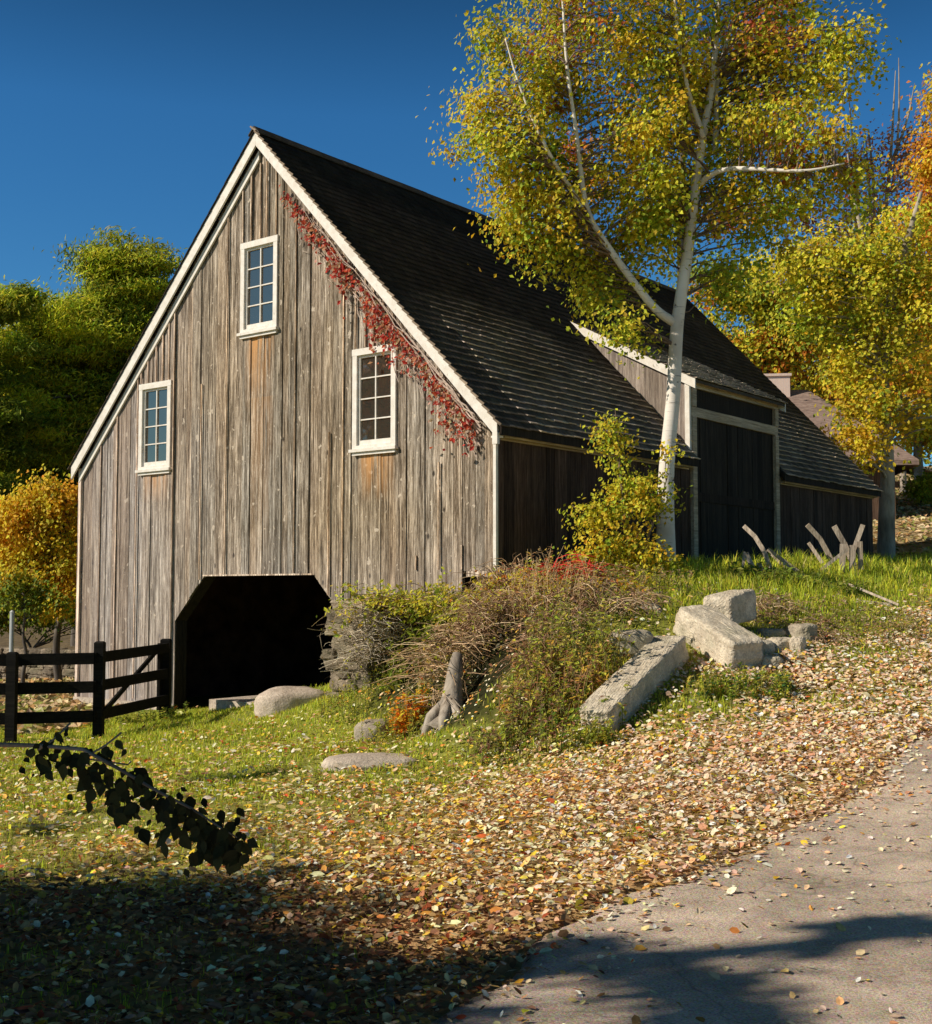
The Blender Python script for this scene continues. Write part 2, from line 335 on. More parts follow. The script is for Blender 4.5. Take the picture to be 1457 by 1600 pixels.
# ------------------------------------------------------------------ scatter builders
def unit(v): return v/(np.linalg.norm(v, axis=1, keepdims=True)+1e-9)
def leaf_geo(P, size, N, col, aspect=.62, fold=.18, curl=0.):
    """one small folded leaf per point: 4 verts, 2 triangles"""
    n = len(P); r = unit(rng.normal(size=(n, 3))); N = unit(N); T = unit(np.cross(N, r)); Bn = np.cross(N, T)
    s = np.asarray(size)[:, None]
    base = P-T*s*.5; tip = P+T*s*.5-N*s*curl
    l = P-Bn*s*aspect*.5+N*s*fold-T*s*.08; rr = P+Bn*s*aspect*.5+N*s*fold*rng.uniform(.2, 1.3, (n, 1))-T*s*.08
    V = np.stack([base, rr, tip, l], 1).reshape(-1, 3)
    i = np.arange(n)[:, None]*4
    F = np.concatenate([i+[0, 1, 2], i+[0, 2, 3]], 1).reshape(-1)
    return V, F, np.repeat(col, 4, 0)
def oval_geo(P, size, N, col, aspect=.62, fold=.14, curl=.12):
    """rounder leaf: 6 verts, two quads folded along the midrib, tip curled"""
    n = len(P); r = unit(rng.normal(size=(n, 3))); N = unit(N); T = unit(np.cross(N, r)); Bn = np.cross(N, T); s = np.asarray(size)[:, None]
    f1 = rng.uniform(-.5, 1.4, (n, 1)); f2 = rng.uniform(-.5, 1.4, (n, 1)); cu = rng.uniform(-1, 1.5, (n, 1))*curl; asp = aspect*rng.uniform(.75, 1.25, (n, 1))
    v = [P-T*s*.5, P-T*s*.2+Bn*s*asp*.46+N*s*fold*f1, P+T*s*.22+Bn*s*asp*.40+N*s*(fold*f1+cu*.3), P+T*s*.5+N*s*cu, P+T*s*.22-Bn*s*asp*.40+N*s*(fold*f2+cu*.3), P-T*s*.2-Bn*s*asp*.46+N*s*fold*f2]
    V = np.stack(v, 1).reshape(-1, 3); i = np.arange(n)[:, None]*6
    F = np.concatenate([i+[0, 1, 2, 3], i+[0, 3, 4, 5]], 1).reshape(-1)
    return V, F, np.repeat(col, 6, 0)
def blade_geo(P, h, w, lean, col):
    """bent blades: 5 verts, quad + tri split to 3 tris"""
    n = len(P); a = rng.uniform(0, 2*np.pi, n); D = np.stack([np.cos(a), np.sin(a), np.zeros(n)], 1)
    b = a+rng.uniform(.6, 2.5, n); Wd = np.stack([np.cos(b), np.sin(b), np.zeros(n)], 1)*np.asarray(w)[:, None]*.5
    h = np.asarray(h)[:, None]; lean = np.asarray(lean)[:, None]
    up = np.array([[0, 0, 1.]])
    m = P+up*h*.55+D*h*lean*.35; tp = P+up*h*(1-.35*lean)+D*h*lean
    V = np.stack([P-Wd, P+Wd, m+Wd*.7, m-Wd*.7, tp], 1).reshape(-1, 3)
    i = np.arange(n)[:, None]*5
    F = np.concatenate([i+[0, 1, 2], i+[0, 2, 3], i+[3, 2, 4]], 1).reshape(-1)
    c = np.repeat(col, 5, 0).reshape(n, 5, 3); c[:, :2] *= .85
    return V, F, c.reshape(-1, 3)
def join(geos):
    V = []; F = []; C = []; o = 0
    for v, f, c in geos: V.append(v); F.append(f+o); C.append(c); o += len(v)
    return np.concatenate(V), np.concatenate(F), np.concatenate(C)
def pal(cols, n, w=None, jit=.15):
    cols = np.array(cols, float); i = rng.choice(len(cols), n, p=None if w is None else np.array(w)/sum(w))
    return np.clip(cols[i]*(1+rng.normal(0, jit, (n, 1)))*(1+rng.normal(0, jit*.35, (n, 3))), .003, .95)

LIT = [(.97,.74,.42),(.96,.63,.28),(.98,.84,.58),(.92,.46,.10),(.96,.62,.06),(.80,.36,.08),(.42,.21,.09),(.66,.15,.05),(.92,.68,.10),(.50,.28,.14)]
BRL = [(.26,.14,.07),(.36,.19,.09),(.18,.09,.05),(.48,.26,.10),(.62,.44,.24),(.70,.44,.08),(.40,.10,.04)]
LW =  [.22,.20,.16,.10,.075,.06,.08,.03,.045,.06]
def scatter_litter(n, x0, x1, y0, y1, dmax, smin, smax, dens=leaf_density):
    x = rng.uniform(x0, x1, n); y = rng.uniform(y0, y1, n)
    k = rng.uniform(0, dmax, n) < dens(x, y)
    # only a margin beyond the field of view is needed
    k &= np.abs(x) < .42*y+1.6
    x = x[k]; y = y[k]; n = len(x); z = G(x, y)
    zx = (G(x+.1, y)-z)/.1; zy = (G(x, y+.1)-z)/.1
    N = np.stack([-zx, -zy, np.ones(n)], 1)+rng.normal(0, .30, (n, 3))
    size = rng.uniform(smin, smax, n)*np.where(rng.random(n) < .12, 1.5, 1.)
    rd = road_d(x, y); lift = np.where(rd > 0, .02, .03)
    P = np.stack([x, y, z+lift+rng.uniform(0, .028, n)*(rd < 0)], 1)
    c = pal(LIT, n, LW, .22); pk = sm(-.5, 2.2, x)*.65; c = np.where((rng.random(n) < pk)[:, None], pal([(.98,.78,.58),(.97,.70,.50),(.95,.60,.38),(.85,.46,.26),(.98,.84,.70)], n, None, .15), c); old_shade = sm(7.0, 5.8, y+.25*x)*sm(1.2, -.4, x)*.8; c = np.where((rng.random(n) < old_shade)[:, None], pal(BRL, n, [4,4,3,3,1.2,.8,1.5], .25), c)  # near-left leaves browner and darker, partly painting in the shade there
    return oval_geo(P, size, N, c, .62, .11)
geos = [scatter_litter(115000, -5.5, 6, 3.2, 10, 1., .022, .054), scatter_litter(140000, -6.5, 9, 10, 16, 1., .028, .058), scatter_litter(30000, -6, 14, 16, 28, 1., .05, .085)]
V, F, C = join(geos)
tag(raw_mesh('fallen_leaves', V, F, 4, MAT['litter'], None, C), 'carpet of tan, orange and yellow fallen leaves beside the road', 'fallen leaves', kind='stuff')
# leaves on the far hillside behind the barn
n = 34000; x = rng.uniform(7, 30, n); y = rng.uniform(27, 55, n); x[:9000] = rng.uniform(-16, -5.5, 9000); y[:9000] = rng.uniform(17.5, 33, 9000); x = np.where((x < 0) & (x > -5.4-(y-22)*.1), -40, x); k = np.abs(x) < .42*y+2; x = x[k]; y = y[k]; n = len(x); z = G(x, y)
V, F, C = leaf_geo(np.stack([x, y, z+.04], 1), rng.uniform(.12, .25, n), np.array([[0, -.3, 1.]])+rng.normal(0, .3, (n, 3)), pal([(.62,.45,.24),(.5,.3,.12),(.7,.56,.33),(.3,.3,.08)], n))
tag(raw_mesh('hillside_leaves', V, F, 3, MAT['litter'], None, C), 'brown fallen leaves covering the hillside beyond the barn', 'fallen leaves', kind='stuff')

# grass
def grass_density(x, y):
    s, u = toB(x, y); d = -u; n = noise2(x, y, .8, 5)*.5+noise2(x, y, 2.7, 6)*.5
    v = (1-.75*leaf_density(x, y))*(.4+1.0*n)
    v = np.where(road_d(x, y) > -.05, 0, v)
    s_in = (s > -.06) & (s < 13.6) & (u > -.06) & (u < 9.2)
    v = np.where(s_in, 0, v)
    return np.clip(v*(1-sm(-6.5, -9, x)*sm(16, 20, y)), 0, 1)
GR = [(.58,.66,.05),(.68,.70,.06),(.38,.50,.05),(.78,.70,.08),(.80,.66,.22)]
def grass(n, x0, x1, y0, y1, h0, h1, w):
    x = rng.uniform(x0, x1, n); y = rng.uniform(y0, y1, n); k = (rng.random(n) < grass_density(x, y)) & (np.abs(x) < .42*y+1.2)
    x = x[k]; y = y[k]; n = len(x)
    z_ = G(x, y); sl = np.hypot(G(x+.12, y)-z_, G(x, y+.12)-z_)/.12; kk = (rng.random(n) > .93*sm(.4, .75, sl)); x, y, z_ = x[kk], y[kk], z_[kk]; n = len(x)
    P = np.stack([x, y, z_-.005], 1); hh = rng.uniform(h0, h1, n)*(.6+.8*noise2(x, y, 1.9, 8))
    s, u = toB(x, y); hh = hh*(1+1.6*sm(-1, 2, s)*sm(4.5, 3, -u)*(u < 0))
    return blade_geo(P, hh, np.full(n, w)*rng.uniform(.7, 1.4, n), rng.uniform(.1, .8, n), pal(GR, n, [4,4,3,2,1], .22))
V, F, C = join([grass(60000, -5, 5, 4, 10, .03, .07, .006), grass(190000, -9, 9, 10, 20, .035, .085, .011), grass(70000, -2, 15, 17, 31, .06, .13, .02)])
tag(raw_mesh('grass', V, F, 3, MAT['grass'], None, C), 'short yellow green grass on the lawn and terrace around the barn', 'grass', kind='stuff')

# ------------------------------------------------------------------ barn
ROT = math.atan2(SD[1], SD[0])
GW, LEN, EZ, RZt = 9.15, 13.5, 3.80, 8.62          # gable width, length, wall top, ridge at wall line
SL = (RZt-EZ)/(GW/2)
barn = empty('barn', (PX, PY, 0), ROT, label='weathered grey board barn with steep shingled roof, white trim and dark basement doorway', cat='barn')
def roofz(u): return EZ+SL*min(u, GW-u)
WIN = [(4.15, 4.98, 5.60, 7.06), (6.66, 7.49, 3.60, 5.08), (1.72, 2.55, 3.60, 5.08)]     # u0,u1,z0,z1 outer trim
OPEN = [(2.62, -.6), (2.62, 1.12), (3.36, 1.85), (5.81, 1.85), (6.53, 1.13), (6.53, -.6)]
def open_top(u):
    if u <= OPEN[0][0] or u >= OPEN[5][0]: return None
    for (a, za), (b, zb) in zip(OPEN[1:], OPEN[2:5]):
        if a <= u <= b: return za+(zb-za)*(u-a)/(b-a)
    return 1.12
# vertical boards: random widths, split wherever the outline or an opening changes
edges = [0.]
while edges[-1] < GW-.25: edges.append(edges[-1]+random.uniform(.13, .27))
edges[-1] = GW
brk = sorted(set([0., GW, GW/2, 2.62, 3.36, 5.81, 6.53]+[w+d for a in WIN for w, d in ((a[0], .05), (a[1], -.05))]+edges))
mb = MB(); btn = MB()
bid = -1
GV = .006
for i in range(len(brk)-1):
    a, b_ = brk[i], brk[i+1]
    k = max(j for j, e in enumerate(edges) if e <= a+1e-9)
    if k != bid:
        bid = k; off = random.choice([0, .006, .012, .018, .024]); v = random.uniform(.82, 1.16); warm = random.uniform(-.06, .06)
        bc = (v*(1+warm), v, v*(1-warm)); jag = random.uniform(-.03, .03)
    segs = [(a, b_, off, bc)]
    if abs(a-edges[k]) < 1e-9: segs = [(a, a+GV, -.008, (.5,.47,.43)), (a+GV, b_, off, bc)]
    for (p, q, o_, cc) in segs:
        if q-p < 1e-4: continue
        zb0 = zb1 = (-.55 if a > 5 else -.1)
        if p >= 2.62-1e-6 and q <= 6.53+1e-6:
            zb0 = open_top(max(p, 2.6201)); zb1 = open_top(min(q, 6.5299))
        elif a < .45: zb0 = zb1 = 1.88
        zt0, zt1 = roofz(p)-.01, roofz(q)-.01
        iv = [(zb0, zb1, zt0, zt1)]
        for (w0, w1, z0, z1) in WIN:
            if p >= w0+.05-1e-6 and q <= w1-.05+1e-6:
                iv = [(zb0, zb1, z0+.05, z0+.05), (z1-.05, z1-.05, zt0, zt1)]
        for (b0, b1, t0, t1) in iv:
            mb.hexa([(-o_, p, b0), (-o_, q, b1), (.03, q, b1), (.03, p, b0), (-o_, p, t0), (-o_, q, t1), (.03, q, t1), (.03, p, t0)][::1], cc)
gw = mb.build('gable_wall', MAT['gable'], barn)
# thin battens, mostly short ones above the windows and near the peak
def batten(u, z0, z1, w=.022):
    v = random.uniform(1.3, 2.1); btn.hexa([(-.045, u-w/2, z0), (-.045, u+w/2, z0), (-.024, u+w/2, z0), (-.024, u-w/2, z0), (-.045, u-w/2, z1), (-.045, u+w/2, z1), (-.024, u+w/2, z1), (-.024, u-w/2, z1)], (v*1.1, v, v*.92))
for (w0, w1, z0, z1) in WIN:
    for j in range(5):
        u = w0+.06+(w1-w0-.1)*j/4+random.uniform(-.02, .02); batten(u, z1+.03, min(roofz(u)-.12, z1+1.25+random.uniform(-.05,.05)))
for u in (3.03, 3.75, 5.9, 6.6, 7.55, 8.1, 8.55, .55, .95, 1.35, 2.75, 5.3):
    z0 = (open_top(u) or -.2)+.03; z1 = roofz(u)-.2
    if random.random() < .5: z1 = random.uniform(z0+1, z1)
    batten(u, z0 if u > 2.7 else 1.9, z1, .018)
btn.build('batten', MAT['gable'], gw)
# windows
def window(u0, u1, z0, z1):
    T = .085; fr = MB()
    fr.box(-.055, .02, u0, u0+T, z0+.04, z1-T-.001); fr.box(-.055, .02, u1-T, u1, z0+.04, z1-T-.001)
    fr.box(-.058, .02, u0-.008, u1+.008, z1-T, z1+.01); fr.box(-.056, .02, u0+T, u1-T, z0+.04, z0+.09)
    f = fr.build('window', MAT['white'], barn)
    sl = MB(); sl.box(-.095, .02, u0-.03, u1+.03, z0-.005, z0+.038); sl.box(-.06, -.02, u0+.005, u1-.005, z0-.05, z0-.007, (.8,.8,.8)); sl.build('sill', MAT['white'], f)
    a, b_, c0, c1 = u0+T, u1-T, z0+.09, z1-T
    sh = MB(); sw = .035
    sh.box(-.018, .03, a, a+sw, c0, c1); sh.box(-.018, .03, b_-sw, b_, c0, c1); sh.box(-.016, .03, a+sw, b_-sw, c0, c0+.075); sh.box(-.016, .03, a+sw, b_-sw, c1-sw, c1)
    m = (a+b_)/2; sh.box(-.012, .03, m-.010, m+.010, c0+.075, c1-sw)
    for k in range(1, 4):
        z = c0+.075+(c1-sw-c0-.075)*k/4; sh.box(-.010, .031, a+sw, m-.010, z-.009, z+.009); sh.box(-.010, .031, m+.010, b_-sw, z-.009, z+.009)
    sh.build('sash', MAT['white'], f)
    pn = MB()
    for p, q in ((a+sw-.003, m-.007), (m+.007, b_-sw+.003)):
        for k in range(4):
            za = c0+.075+(c1-sw-c0-.075)*k/4+.006; zb = c0+.075+(c1-sw-c0-.075)*(k+1)/4-.006
            e = [random.uniform(-.0012, .0012) for _ in range(4)]
            pn.poly([(.012+e[0], p, za), (.012+e[1], p, zb), (.012+e[2], q, zb), (.012+e[3], q, za)])
    pn.build('pane', MAT['glass'], f)
    bk = MB(); bk.box(.05, .09, u0, u1, z0, z1); bk.build('window_backing', MAT['interior'], f)
for w in WIN: window(*w)
# white rake boards. the roof oversails the gable by OH
OH = .14
def rake(u0, z0, u1, z1, x0, x1, dz_top, h, mat, name, parent=barn):
    m = MB(); N = 14
    for k in range(N):
        a, b_ = k/N, (k+1)/N; P0 = (u0+(u1-u0)*a, z0+(z1-z0)*a+dz_top); P1 = (u0+(u1-u0)*b_, z0+(z1-z0)*b_+dz_top)
        m.hexa([(x0, P0[0], P0[1]-h), (x0, P1[0], P1[1]-h), (x1, P1[0], P1[1]-h), (x1, P0[0], P0[1]-h), (x0, P0[0], P0[1]), (x0, P1[0], P1[1]), (x1, P1[0], P1[1]), (x1, P0[0], P0[1])])
    return m.build(name, mat, parent)
ov = .12
rake(-ov, EZ-SL*ov, GW/2, RZt, -OH, -OH+.03, .14, .215, MAT['white'], 'rake_board')
rake(GW/2, RZt, GW+ov, EZ-SL*ov, -OH-.002, -OH+.03, .14, .23, MAT['white'], 'rake_board')
rake(GW/2, RZt, GW, EZ, -.06, -.026, -.13, .15, MAT['white'], 'frieze_board')
m = MB(); m.box(-OH+.031, -.001, -ov, -.0, EZ-SL*ov-.06, EZ-SL*ov-.035); m.box(-OH-.001, -OH+.05, -.125, -.045, EZ-SL*ov-.15, EZ-SL*ov+.0); m.build('eave_return', MAT['white'], barn)
# corner board
m = MB(); m.box(-.05, .0, -.035, .012, 1.88, EZ-.03); m.build('corner_board', MAT['white'], barn)
m = MB(); m.box(-.052, .0, GW-.05, GW+.02, -.5, EZ-.03, (2.2,2.1,2.)); m.build('corner_board', MAT['gable'], barn)
m = MB(); m.box(-.05, .02, .02, .46, 1.80, 1.875, (1.5,1.45,1.4)); m.build('sill_board', MAT['gable'], barn)
# doorway lining and dark basement room
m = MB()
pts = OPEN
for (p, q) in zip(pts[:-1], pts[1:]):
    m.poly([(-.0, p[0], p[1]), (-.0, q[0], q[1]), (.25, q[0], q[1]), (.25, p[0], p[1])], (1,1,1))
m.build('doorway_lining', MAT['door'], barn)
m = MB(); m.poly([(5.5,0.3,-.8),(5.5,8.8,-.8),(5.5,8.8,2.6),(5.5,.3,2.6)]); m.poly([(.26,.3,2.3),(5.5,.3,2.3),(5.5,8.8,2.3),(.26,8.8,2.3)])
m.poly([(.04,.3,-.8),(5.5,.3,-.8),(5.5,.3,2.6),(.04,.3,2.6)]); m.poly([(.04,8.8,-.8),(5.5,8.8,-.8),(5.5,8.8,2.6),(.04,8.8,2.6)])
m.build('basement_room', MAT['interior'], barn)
m = MB(); m.box(-.6, .35, 3.3, 4.95, -.5, -.01); m.build('threshold_slab', MAT['slab'], barn)
# lighter edge boards around doorway top
m = MB(); m.box(-.04, -.026, 3.36, 5.81, 1.85, 1.872, (2,1.9,1.8)); m.build('lintel_strip', MAT['gable'], barn)
# side wall boards (faces -y in barn frame)
m = MB(); m_half = None; x = 0.; DS0, DS1 = 5.32, 8.66
while x < LEN-.01:
    x1 = min(x+random.uniform(.16, .30), LEN)
    if x < DS0 < x1: x1 = DS0
    if x < DS1 < x1: x1 = DS1
    v = random.uniform(.6, 1.3); o_ = random.choice([0, .005, .01])
    if x >= DS1-1e-6 and m_half is None: m_half = m; m = MB()
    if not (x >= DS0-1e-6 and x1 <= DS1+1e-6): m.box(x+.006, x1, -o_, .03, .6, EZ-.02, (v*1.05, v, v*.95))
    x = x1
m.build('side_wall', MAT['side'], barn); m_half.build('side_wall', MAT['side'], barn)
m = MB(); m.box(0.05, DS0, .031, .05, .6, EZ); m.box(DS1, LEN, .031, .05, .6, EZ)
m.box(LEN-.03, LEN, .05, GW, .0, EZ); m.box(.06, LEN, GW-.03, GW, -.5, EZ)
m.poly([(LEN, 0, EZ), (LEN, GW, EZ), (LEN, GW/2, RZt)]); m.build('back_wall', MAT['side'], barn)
for (xa, xb) in ((.04, DS0-.1), (DS1+.1, LEN)):
    m = MB(); m.box(xa, xb, -.035, -.011, EZ-.20, EZ-.03); m.box(xa, xb, -.12, -.035, EZ-.05-SL*ov, EZ-.02-SL*ov); m.build('eave_board', MAT['trimgrey'], barn)
for xa, xb in ((0., 5.2), (8.7, LEN)):
    m = MB(); m.box(xa, xb, -.02, .3, .5, 1.9); m.build('foundation', MAT['darkstone'], barn)
m = MB(); m.box(-.07, .0, 6.6, GW+.03, -.7, -.22); m.build('foundation', MAT['slab'], barn)
# shingle roof
def shingles(mb, x0, x1, uA, zA, uB, zB, expo=.158, wavy=True, cut=None, tilt=.002, lowtilt=.024, shade=1., flare=0.):
    """courses from the eave (uA,zA) to the top (uB,zB); the strip spans x0..x1"""
    L = math.hypot(uB-uA, zB-zA); du, dz = (uB-uA)/L, (zB-zA)/L; nrm = (-dz if uB > uA else dz, abs(du))
    ncrs = int(L/expo)
    for k in range(ncrs+1):
        a = k*expo; b_ = min(a+expo*1.25, L+.03)
        x = x0
        while x < x1:
            w = random.uniform(.10, .24); xe = min(x+w, x1)
            if x1-xe < .05: xe = x1
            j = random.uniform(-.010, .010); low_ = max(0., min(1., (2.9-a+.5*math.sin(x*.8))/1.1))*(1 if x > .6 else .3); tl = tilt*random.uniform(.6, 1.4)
            fl = flare*max(0, 1-a/2.6)
            a_ = max(a+j, -.02)
            if cut is None or not cut((x+xe)/2, uA+du*(a+.05)):
                t0, t1 = tl+fl*.0, -.001
                pa = (uA+du*a_, zA+dz*a_); pb = (uA+du*b_, zA+dz*b_)
                v = random.uniform(.75, 1.3)*shade*(.42+1.1*low_); c = (v, v*random.uniform(.93, 1.), v*random.uniform(.85, 1.))  # colour darkened upslope and lightened below to imitate grazing sun
                g = .0025
                P = lambda d_, h: (uA+du*d_+nrm[0]*h, zA+dz*d_+nrm[1]*h)
                lift = lowtilt*low_*random.uniform(.7, 1.3); mid = a_+.055
                B1 = P(b_, -.002); B0 = P(b_, -.012); M1 = P(mid, .006+tl); M0 = P(mid, -.002); A1_ = P(a_, .006+tl+lift); A0_ = P(a_, tl*.5+lift*.6-.002)
                rg = lambda q0, q1, q2, q3: [(x+g, *q0), (xe-g, *q0), (xe-g, *q1), (x+g, *q1), (x+g, *q2), (xe-g, *q2), (xe-g, *q3), (x+g, *q3)]
                mb.hexa(rg(M0, B0, M1, B1), c)
                c2 = tuple(k_*(1+2.6*low_) for k_ in c); mb.hexa(rg(A0_, M0, A1_, M1), c2)  # pale weathered butts, lightened further to paint the sunlit stripes
            x = xe
rt = .16       # roof thickness above wall line
DU = 2.28; DZ1 = 5.16; DSL = (EZ+SL*DU+rt-DZ1)/DU
def in_dormer(x, u): return DS0-.02 < x < DS1+.02 and u < DU-.02
ru = -.20
rm_ = MB()
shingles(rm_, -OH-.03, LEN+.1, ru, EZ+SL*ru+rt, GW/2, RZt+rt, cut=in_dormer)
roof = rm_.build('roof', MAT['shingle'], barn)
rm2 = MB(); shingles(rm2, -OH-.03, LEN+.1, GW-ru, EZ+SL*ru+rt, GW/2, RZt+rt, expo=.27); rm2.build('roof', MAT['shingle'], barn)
m = MB()      # roof deck under the shingles
def deck(x0, x1, uA, uB):
    zf = lambda u: EZ+SL*(u if u < GW/2+.001 else GW-u)
    m.hexa([(x0, uA, zf(uA)+.02), (x1, uA, zf(uA)+.02), (x1, uB, zf(uB)+.02), (x0, uB, zf(uB)+.02), (x0, uA, zf(uA)+rt-.012), (x1, uA, zf(uA)+rt-.012), (x1, uB, zf(uB)+rt-.012), (x0, uB, zf(uB)+rt-.012)])
deck(-OH+.031, DS0, ru+.03, GW/2); deck(DS1, LEN+.08, ru+.03, GW/2); deck(DS0, DS1, DU, GW/2); deck(-OH+.031, LEN+.08, GW/2, GW-ru-.03)
m.build('roof_deck', MAT['door'], barn)
m = MB()
x = -OH-.04
while x < LEN+.1:
    xe = min(x+random.uniform(.5, .9), LEN+.1); v = random.uniform(.8, 1.2); z = RZt+rt+.035+random.uniform(-.004, .004)
    m.hexa([(x,GW/2-.12,z-.12),(xe,GW/2-.12,z-.12),(xe,GW/2,z),(x,GW/2,z),(x,GW/2-.12,z-.095),(xe,GW/2-.12,z-.095),(xe,GW/2,z+.025),(x,GW/2,z+.025)], (v,v,v))
    m.hexa([(x,GW/2,z),(xe,GW/2,z),(xe,GW/2+.12,z-.12),(x,GW/2+.12,z-.12),(x,GW/2,z+.025),(xe,GW/2,z+.025),(xe,GW/2+.12,z-.095),(x,GW/2+.12,z-.095)], (v,v,v)); x = xe
m.build('ridge_cap', MAT['shingle'], barn)
# weathered pale shingle edges showing along the right rake
m = MB(); L = math.hypot(GW/2-ru, SL*(GW/2-ru)); k = 0; a = 0
du, dz = (GW/2)/math.hypot(GW/2, SL*GW/2), SL*(GW/2)/math.hypot(GW/2, SL*GW/2)
while a < L:
    pu, pz = ru+du*a, EZ+SL*ru+rt+dz*a; qu, qz = ru+du*(a+.15), EZ+SL*ru+rt+dz*(a+.15); v = random.uniform(1.3, 2.6)
    n_ = (-dz, du); t0 = .034+random.uniform(-.003,.004)
    m.hexa([(-OH-.045, pu, pz), (-OH-.031, pu, pz), (-OH-.031, qu-n_[0]*.02, qz-n_[1]*.02), (-OH-.045, qu-n_[0]*.02, qz-n_[1]*.02),
            (-OH-.045, pu+n_[0]*t0, pz+n_[1]*t0), (-OH-.031, pu+n_[0]*t0, pz+n_[1]*t0), (-OH-.031, qu+n_[0]*.004, qz+n_[1]*.004), (-OH-.045, qu+n_[0]*.004, qz+n_[1]*.004)], (v*1.5, v*1.35, v*1.2))
    a += .135
m.build('shingle_edge', MAT['shingle'], barn)
# dormer over the big door
dm = empty('dormer', (0,0,0)); dm.parent = barn
m = MB(); zf = lambda u: EZ+SL*u+rt-.03; zd = lambda u: DZ1+DSL*u-.04
for (xa, xb) in ((DS0, DS0+.04), (DS1-.04, DS1)):
    if xa != DS0: m.build('cheek', MAT['cheek'], dm); m = MB()
    u = 0.
    while u < DU-.05:
        ue = min(u+.17, DU); v = random.uniform(.8, 1.2); o_ = random.choice([0, .004, .008]); xx0 = xa-o_ if xa == DS0 else xa
        m.hexa([(xx0, u+.003, max(zf(u)-.05, 0)), (xx0, ue, zf(ue)-.05), (xb, ue, zf(ue)-.05), (xb, u+.003, zf(u)-.05), (xx0, u+.003, zd(u)), (xx0, ue, zd(ue)), (xb, ue, zd(ue)), (xb, u+.003, zd(u))], (v, v, v)); u = ue
m.build('cheek', MAT['cheek'], dm)
m = MB()
for xa in (DS0-.10, DS1+.07):
    m.hexa([(xa, -.16, zd(-.16)-.10), (xa+.03, -.16, zd(-.16)-.10), (xa+.03, DU+.1, zd(DU+.1)-.10+.0), (xa, DU+.1, zd(DU+.1)-.10), (xa, -.16, zd(-.16)+.07), (xa+.03, -.16, zd(-.16)+.07), (xa+.03, DU+.12, zd(DU+.12)+.05), (xa, DU+.12, zd(DU+.12)+.05)])
    m.build('dormer_trim', MAT['white'], dm); m = MB()
m.box(DS0-.07, DS0-.009, -.035, .05, EZ+.06, DZ1-.12)
m.build('corner_trim', MAT['white'], dm)
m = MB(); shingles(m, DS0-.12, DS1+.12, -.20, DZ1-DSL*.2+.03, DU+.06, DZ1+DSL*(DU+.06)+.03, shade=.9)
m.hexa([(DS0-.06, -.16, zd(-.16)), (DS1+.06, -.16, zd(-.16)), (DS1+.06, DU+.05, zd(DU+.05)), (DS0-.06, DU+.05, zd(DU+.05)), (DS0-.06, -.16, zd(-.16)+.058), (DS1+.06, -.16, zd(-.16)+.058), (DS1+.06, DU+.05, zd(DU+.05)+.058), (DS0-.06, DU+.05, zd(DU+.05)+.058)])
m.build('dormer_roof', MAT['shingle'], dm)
m = MB(); m.box(DS0, DS1, -.05, .02, 4.98, DZ1-.05); m.box(DS0, DS1, -.045, .02, 4.50, 4.66)
m.box(DS0, DS0+.14, -.06, .02, 1.4, 4.497); m.box(DS1-.14, DS1, -.06, .02, 1.4, 4.497); m.box(DS0, DS0+.14, -.06, .02, 4.663, 4.977); m.box(DS1-.14, DS1, -.06, .02, 4.663, 4.977)
m.build('door_frame', MAT['trimgrey'], barn)
m = MB(); m.box(DS0+.14, DS1-.14, .0, .02, 4.66, 4.98); m.build('transom_window', MAT['door'], barn)
m = MB(); x = DS0+.14
while x < DS1-.145:
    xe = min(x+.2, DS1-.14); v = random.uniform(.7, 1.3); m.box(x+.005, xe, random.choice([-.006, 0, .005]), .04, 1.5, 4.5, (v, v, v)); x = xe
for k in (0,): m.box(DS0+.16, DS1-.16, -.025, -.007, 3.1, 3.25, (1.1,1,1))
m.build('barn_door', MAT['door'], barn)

# ------------------------------------------------------------------ rocks
def rock(name, c, dims, rz=0, rx=0, ry=0, mat='fieldstone', seed=0, boxy=.0, sub=16, parent=None, amp=.12, loc=None, smooth=True, chip=0.):
    """noisy ellipsoid / rounded block centred on c"""
    r = np.random.default_rng(seed); n = sub; V = []; 
    faces = []; idx = {}
    def vid(p):
        k = tuple(np.round(p, 5))
        if k not in idx: idx[k] = len(V); V.append(p)
        return idx[k]
    g = np.linspace(-1, 1, n+1)
    for ax in range(3):
        for sg in (-1, 1):
            for i in range(n):
                for j in range(n):
                    q = []
                    for (a, b_) in ((g[i], g[j]), (g[i+1], g[j]), (g[i+1], g[j+1]), (g[i], g[j+1])):
                        p = np.zeros(3); p[ax] = sg; p[(ax+1) % 3] = a; p[(ax+2) % 3] = b_; q.append(vid(p))
                    faces.append(q if sg > 0 else q[::-1])
    V = np.array(V); sp = V/np.linalg.norm(V, axis=1, keepdims=True)
    p = 2+boxy; lp = V/(np.sum(np.abs(V)**p, axis=1, keepdims=True)**(1/p))
    Q = lp if boxy > 0 else sp
    ph = r.uniform(0, 6, 12); dsp = np.zeros(len(Q))
    for k, (fr, am) in enumerate(((1.6, .5), (3.1, .3), (6.3, .13), (12., .06), (23., .03))):
        dsp += am*(np.sin(Q[:, 0]*fr+ph[k]+1.5*np.sin(Q[:, 1]*fr+ph[k+1]))+np.sin(Q[:, 2]*fr*1.2+ph[k+2]+1.2*np.sin(Q[:, 0]*fr*.8+ph[k+3])))
    Q = Q*(1+amp*dsp[:, None]); Q = Q*np.array(dims)/2+(r.normal(0, 1, Q.shape)*chip if chip else 0)
    from mathutils import Euler
    M = np.array(Euler((rx, ry, rz)).to_matrix()); Q = Q@M.T
    o = raw_mesh(name, Q if parent is None else Q+np.array(c), np.array(faces), 4, MAT[mat], parent, None, smooth)
    if parent is None: o.location = [float(v) for v in c]
    return o
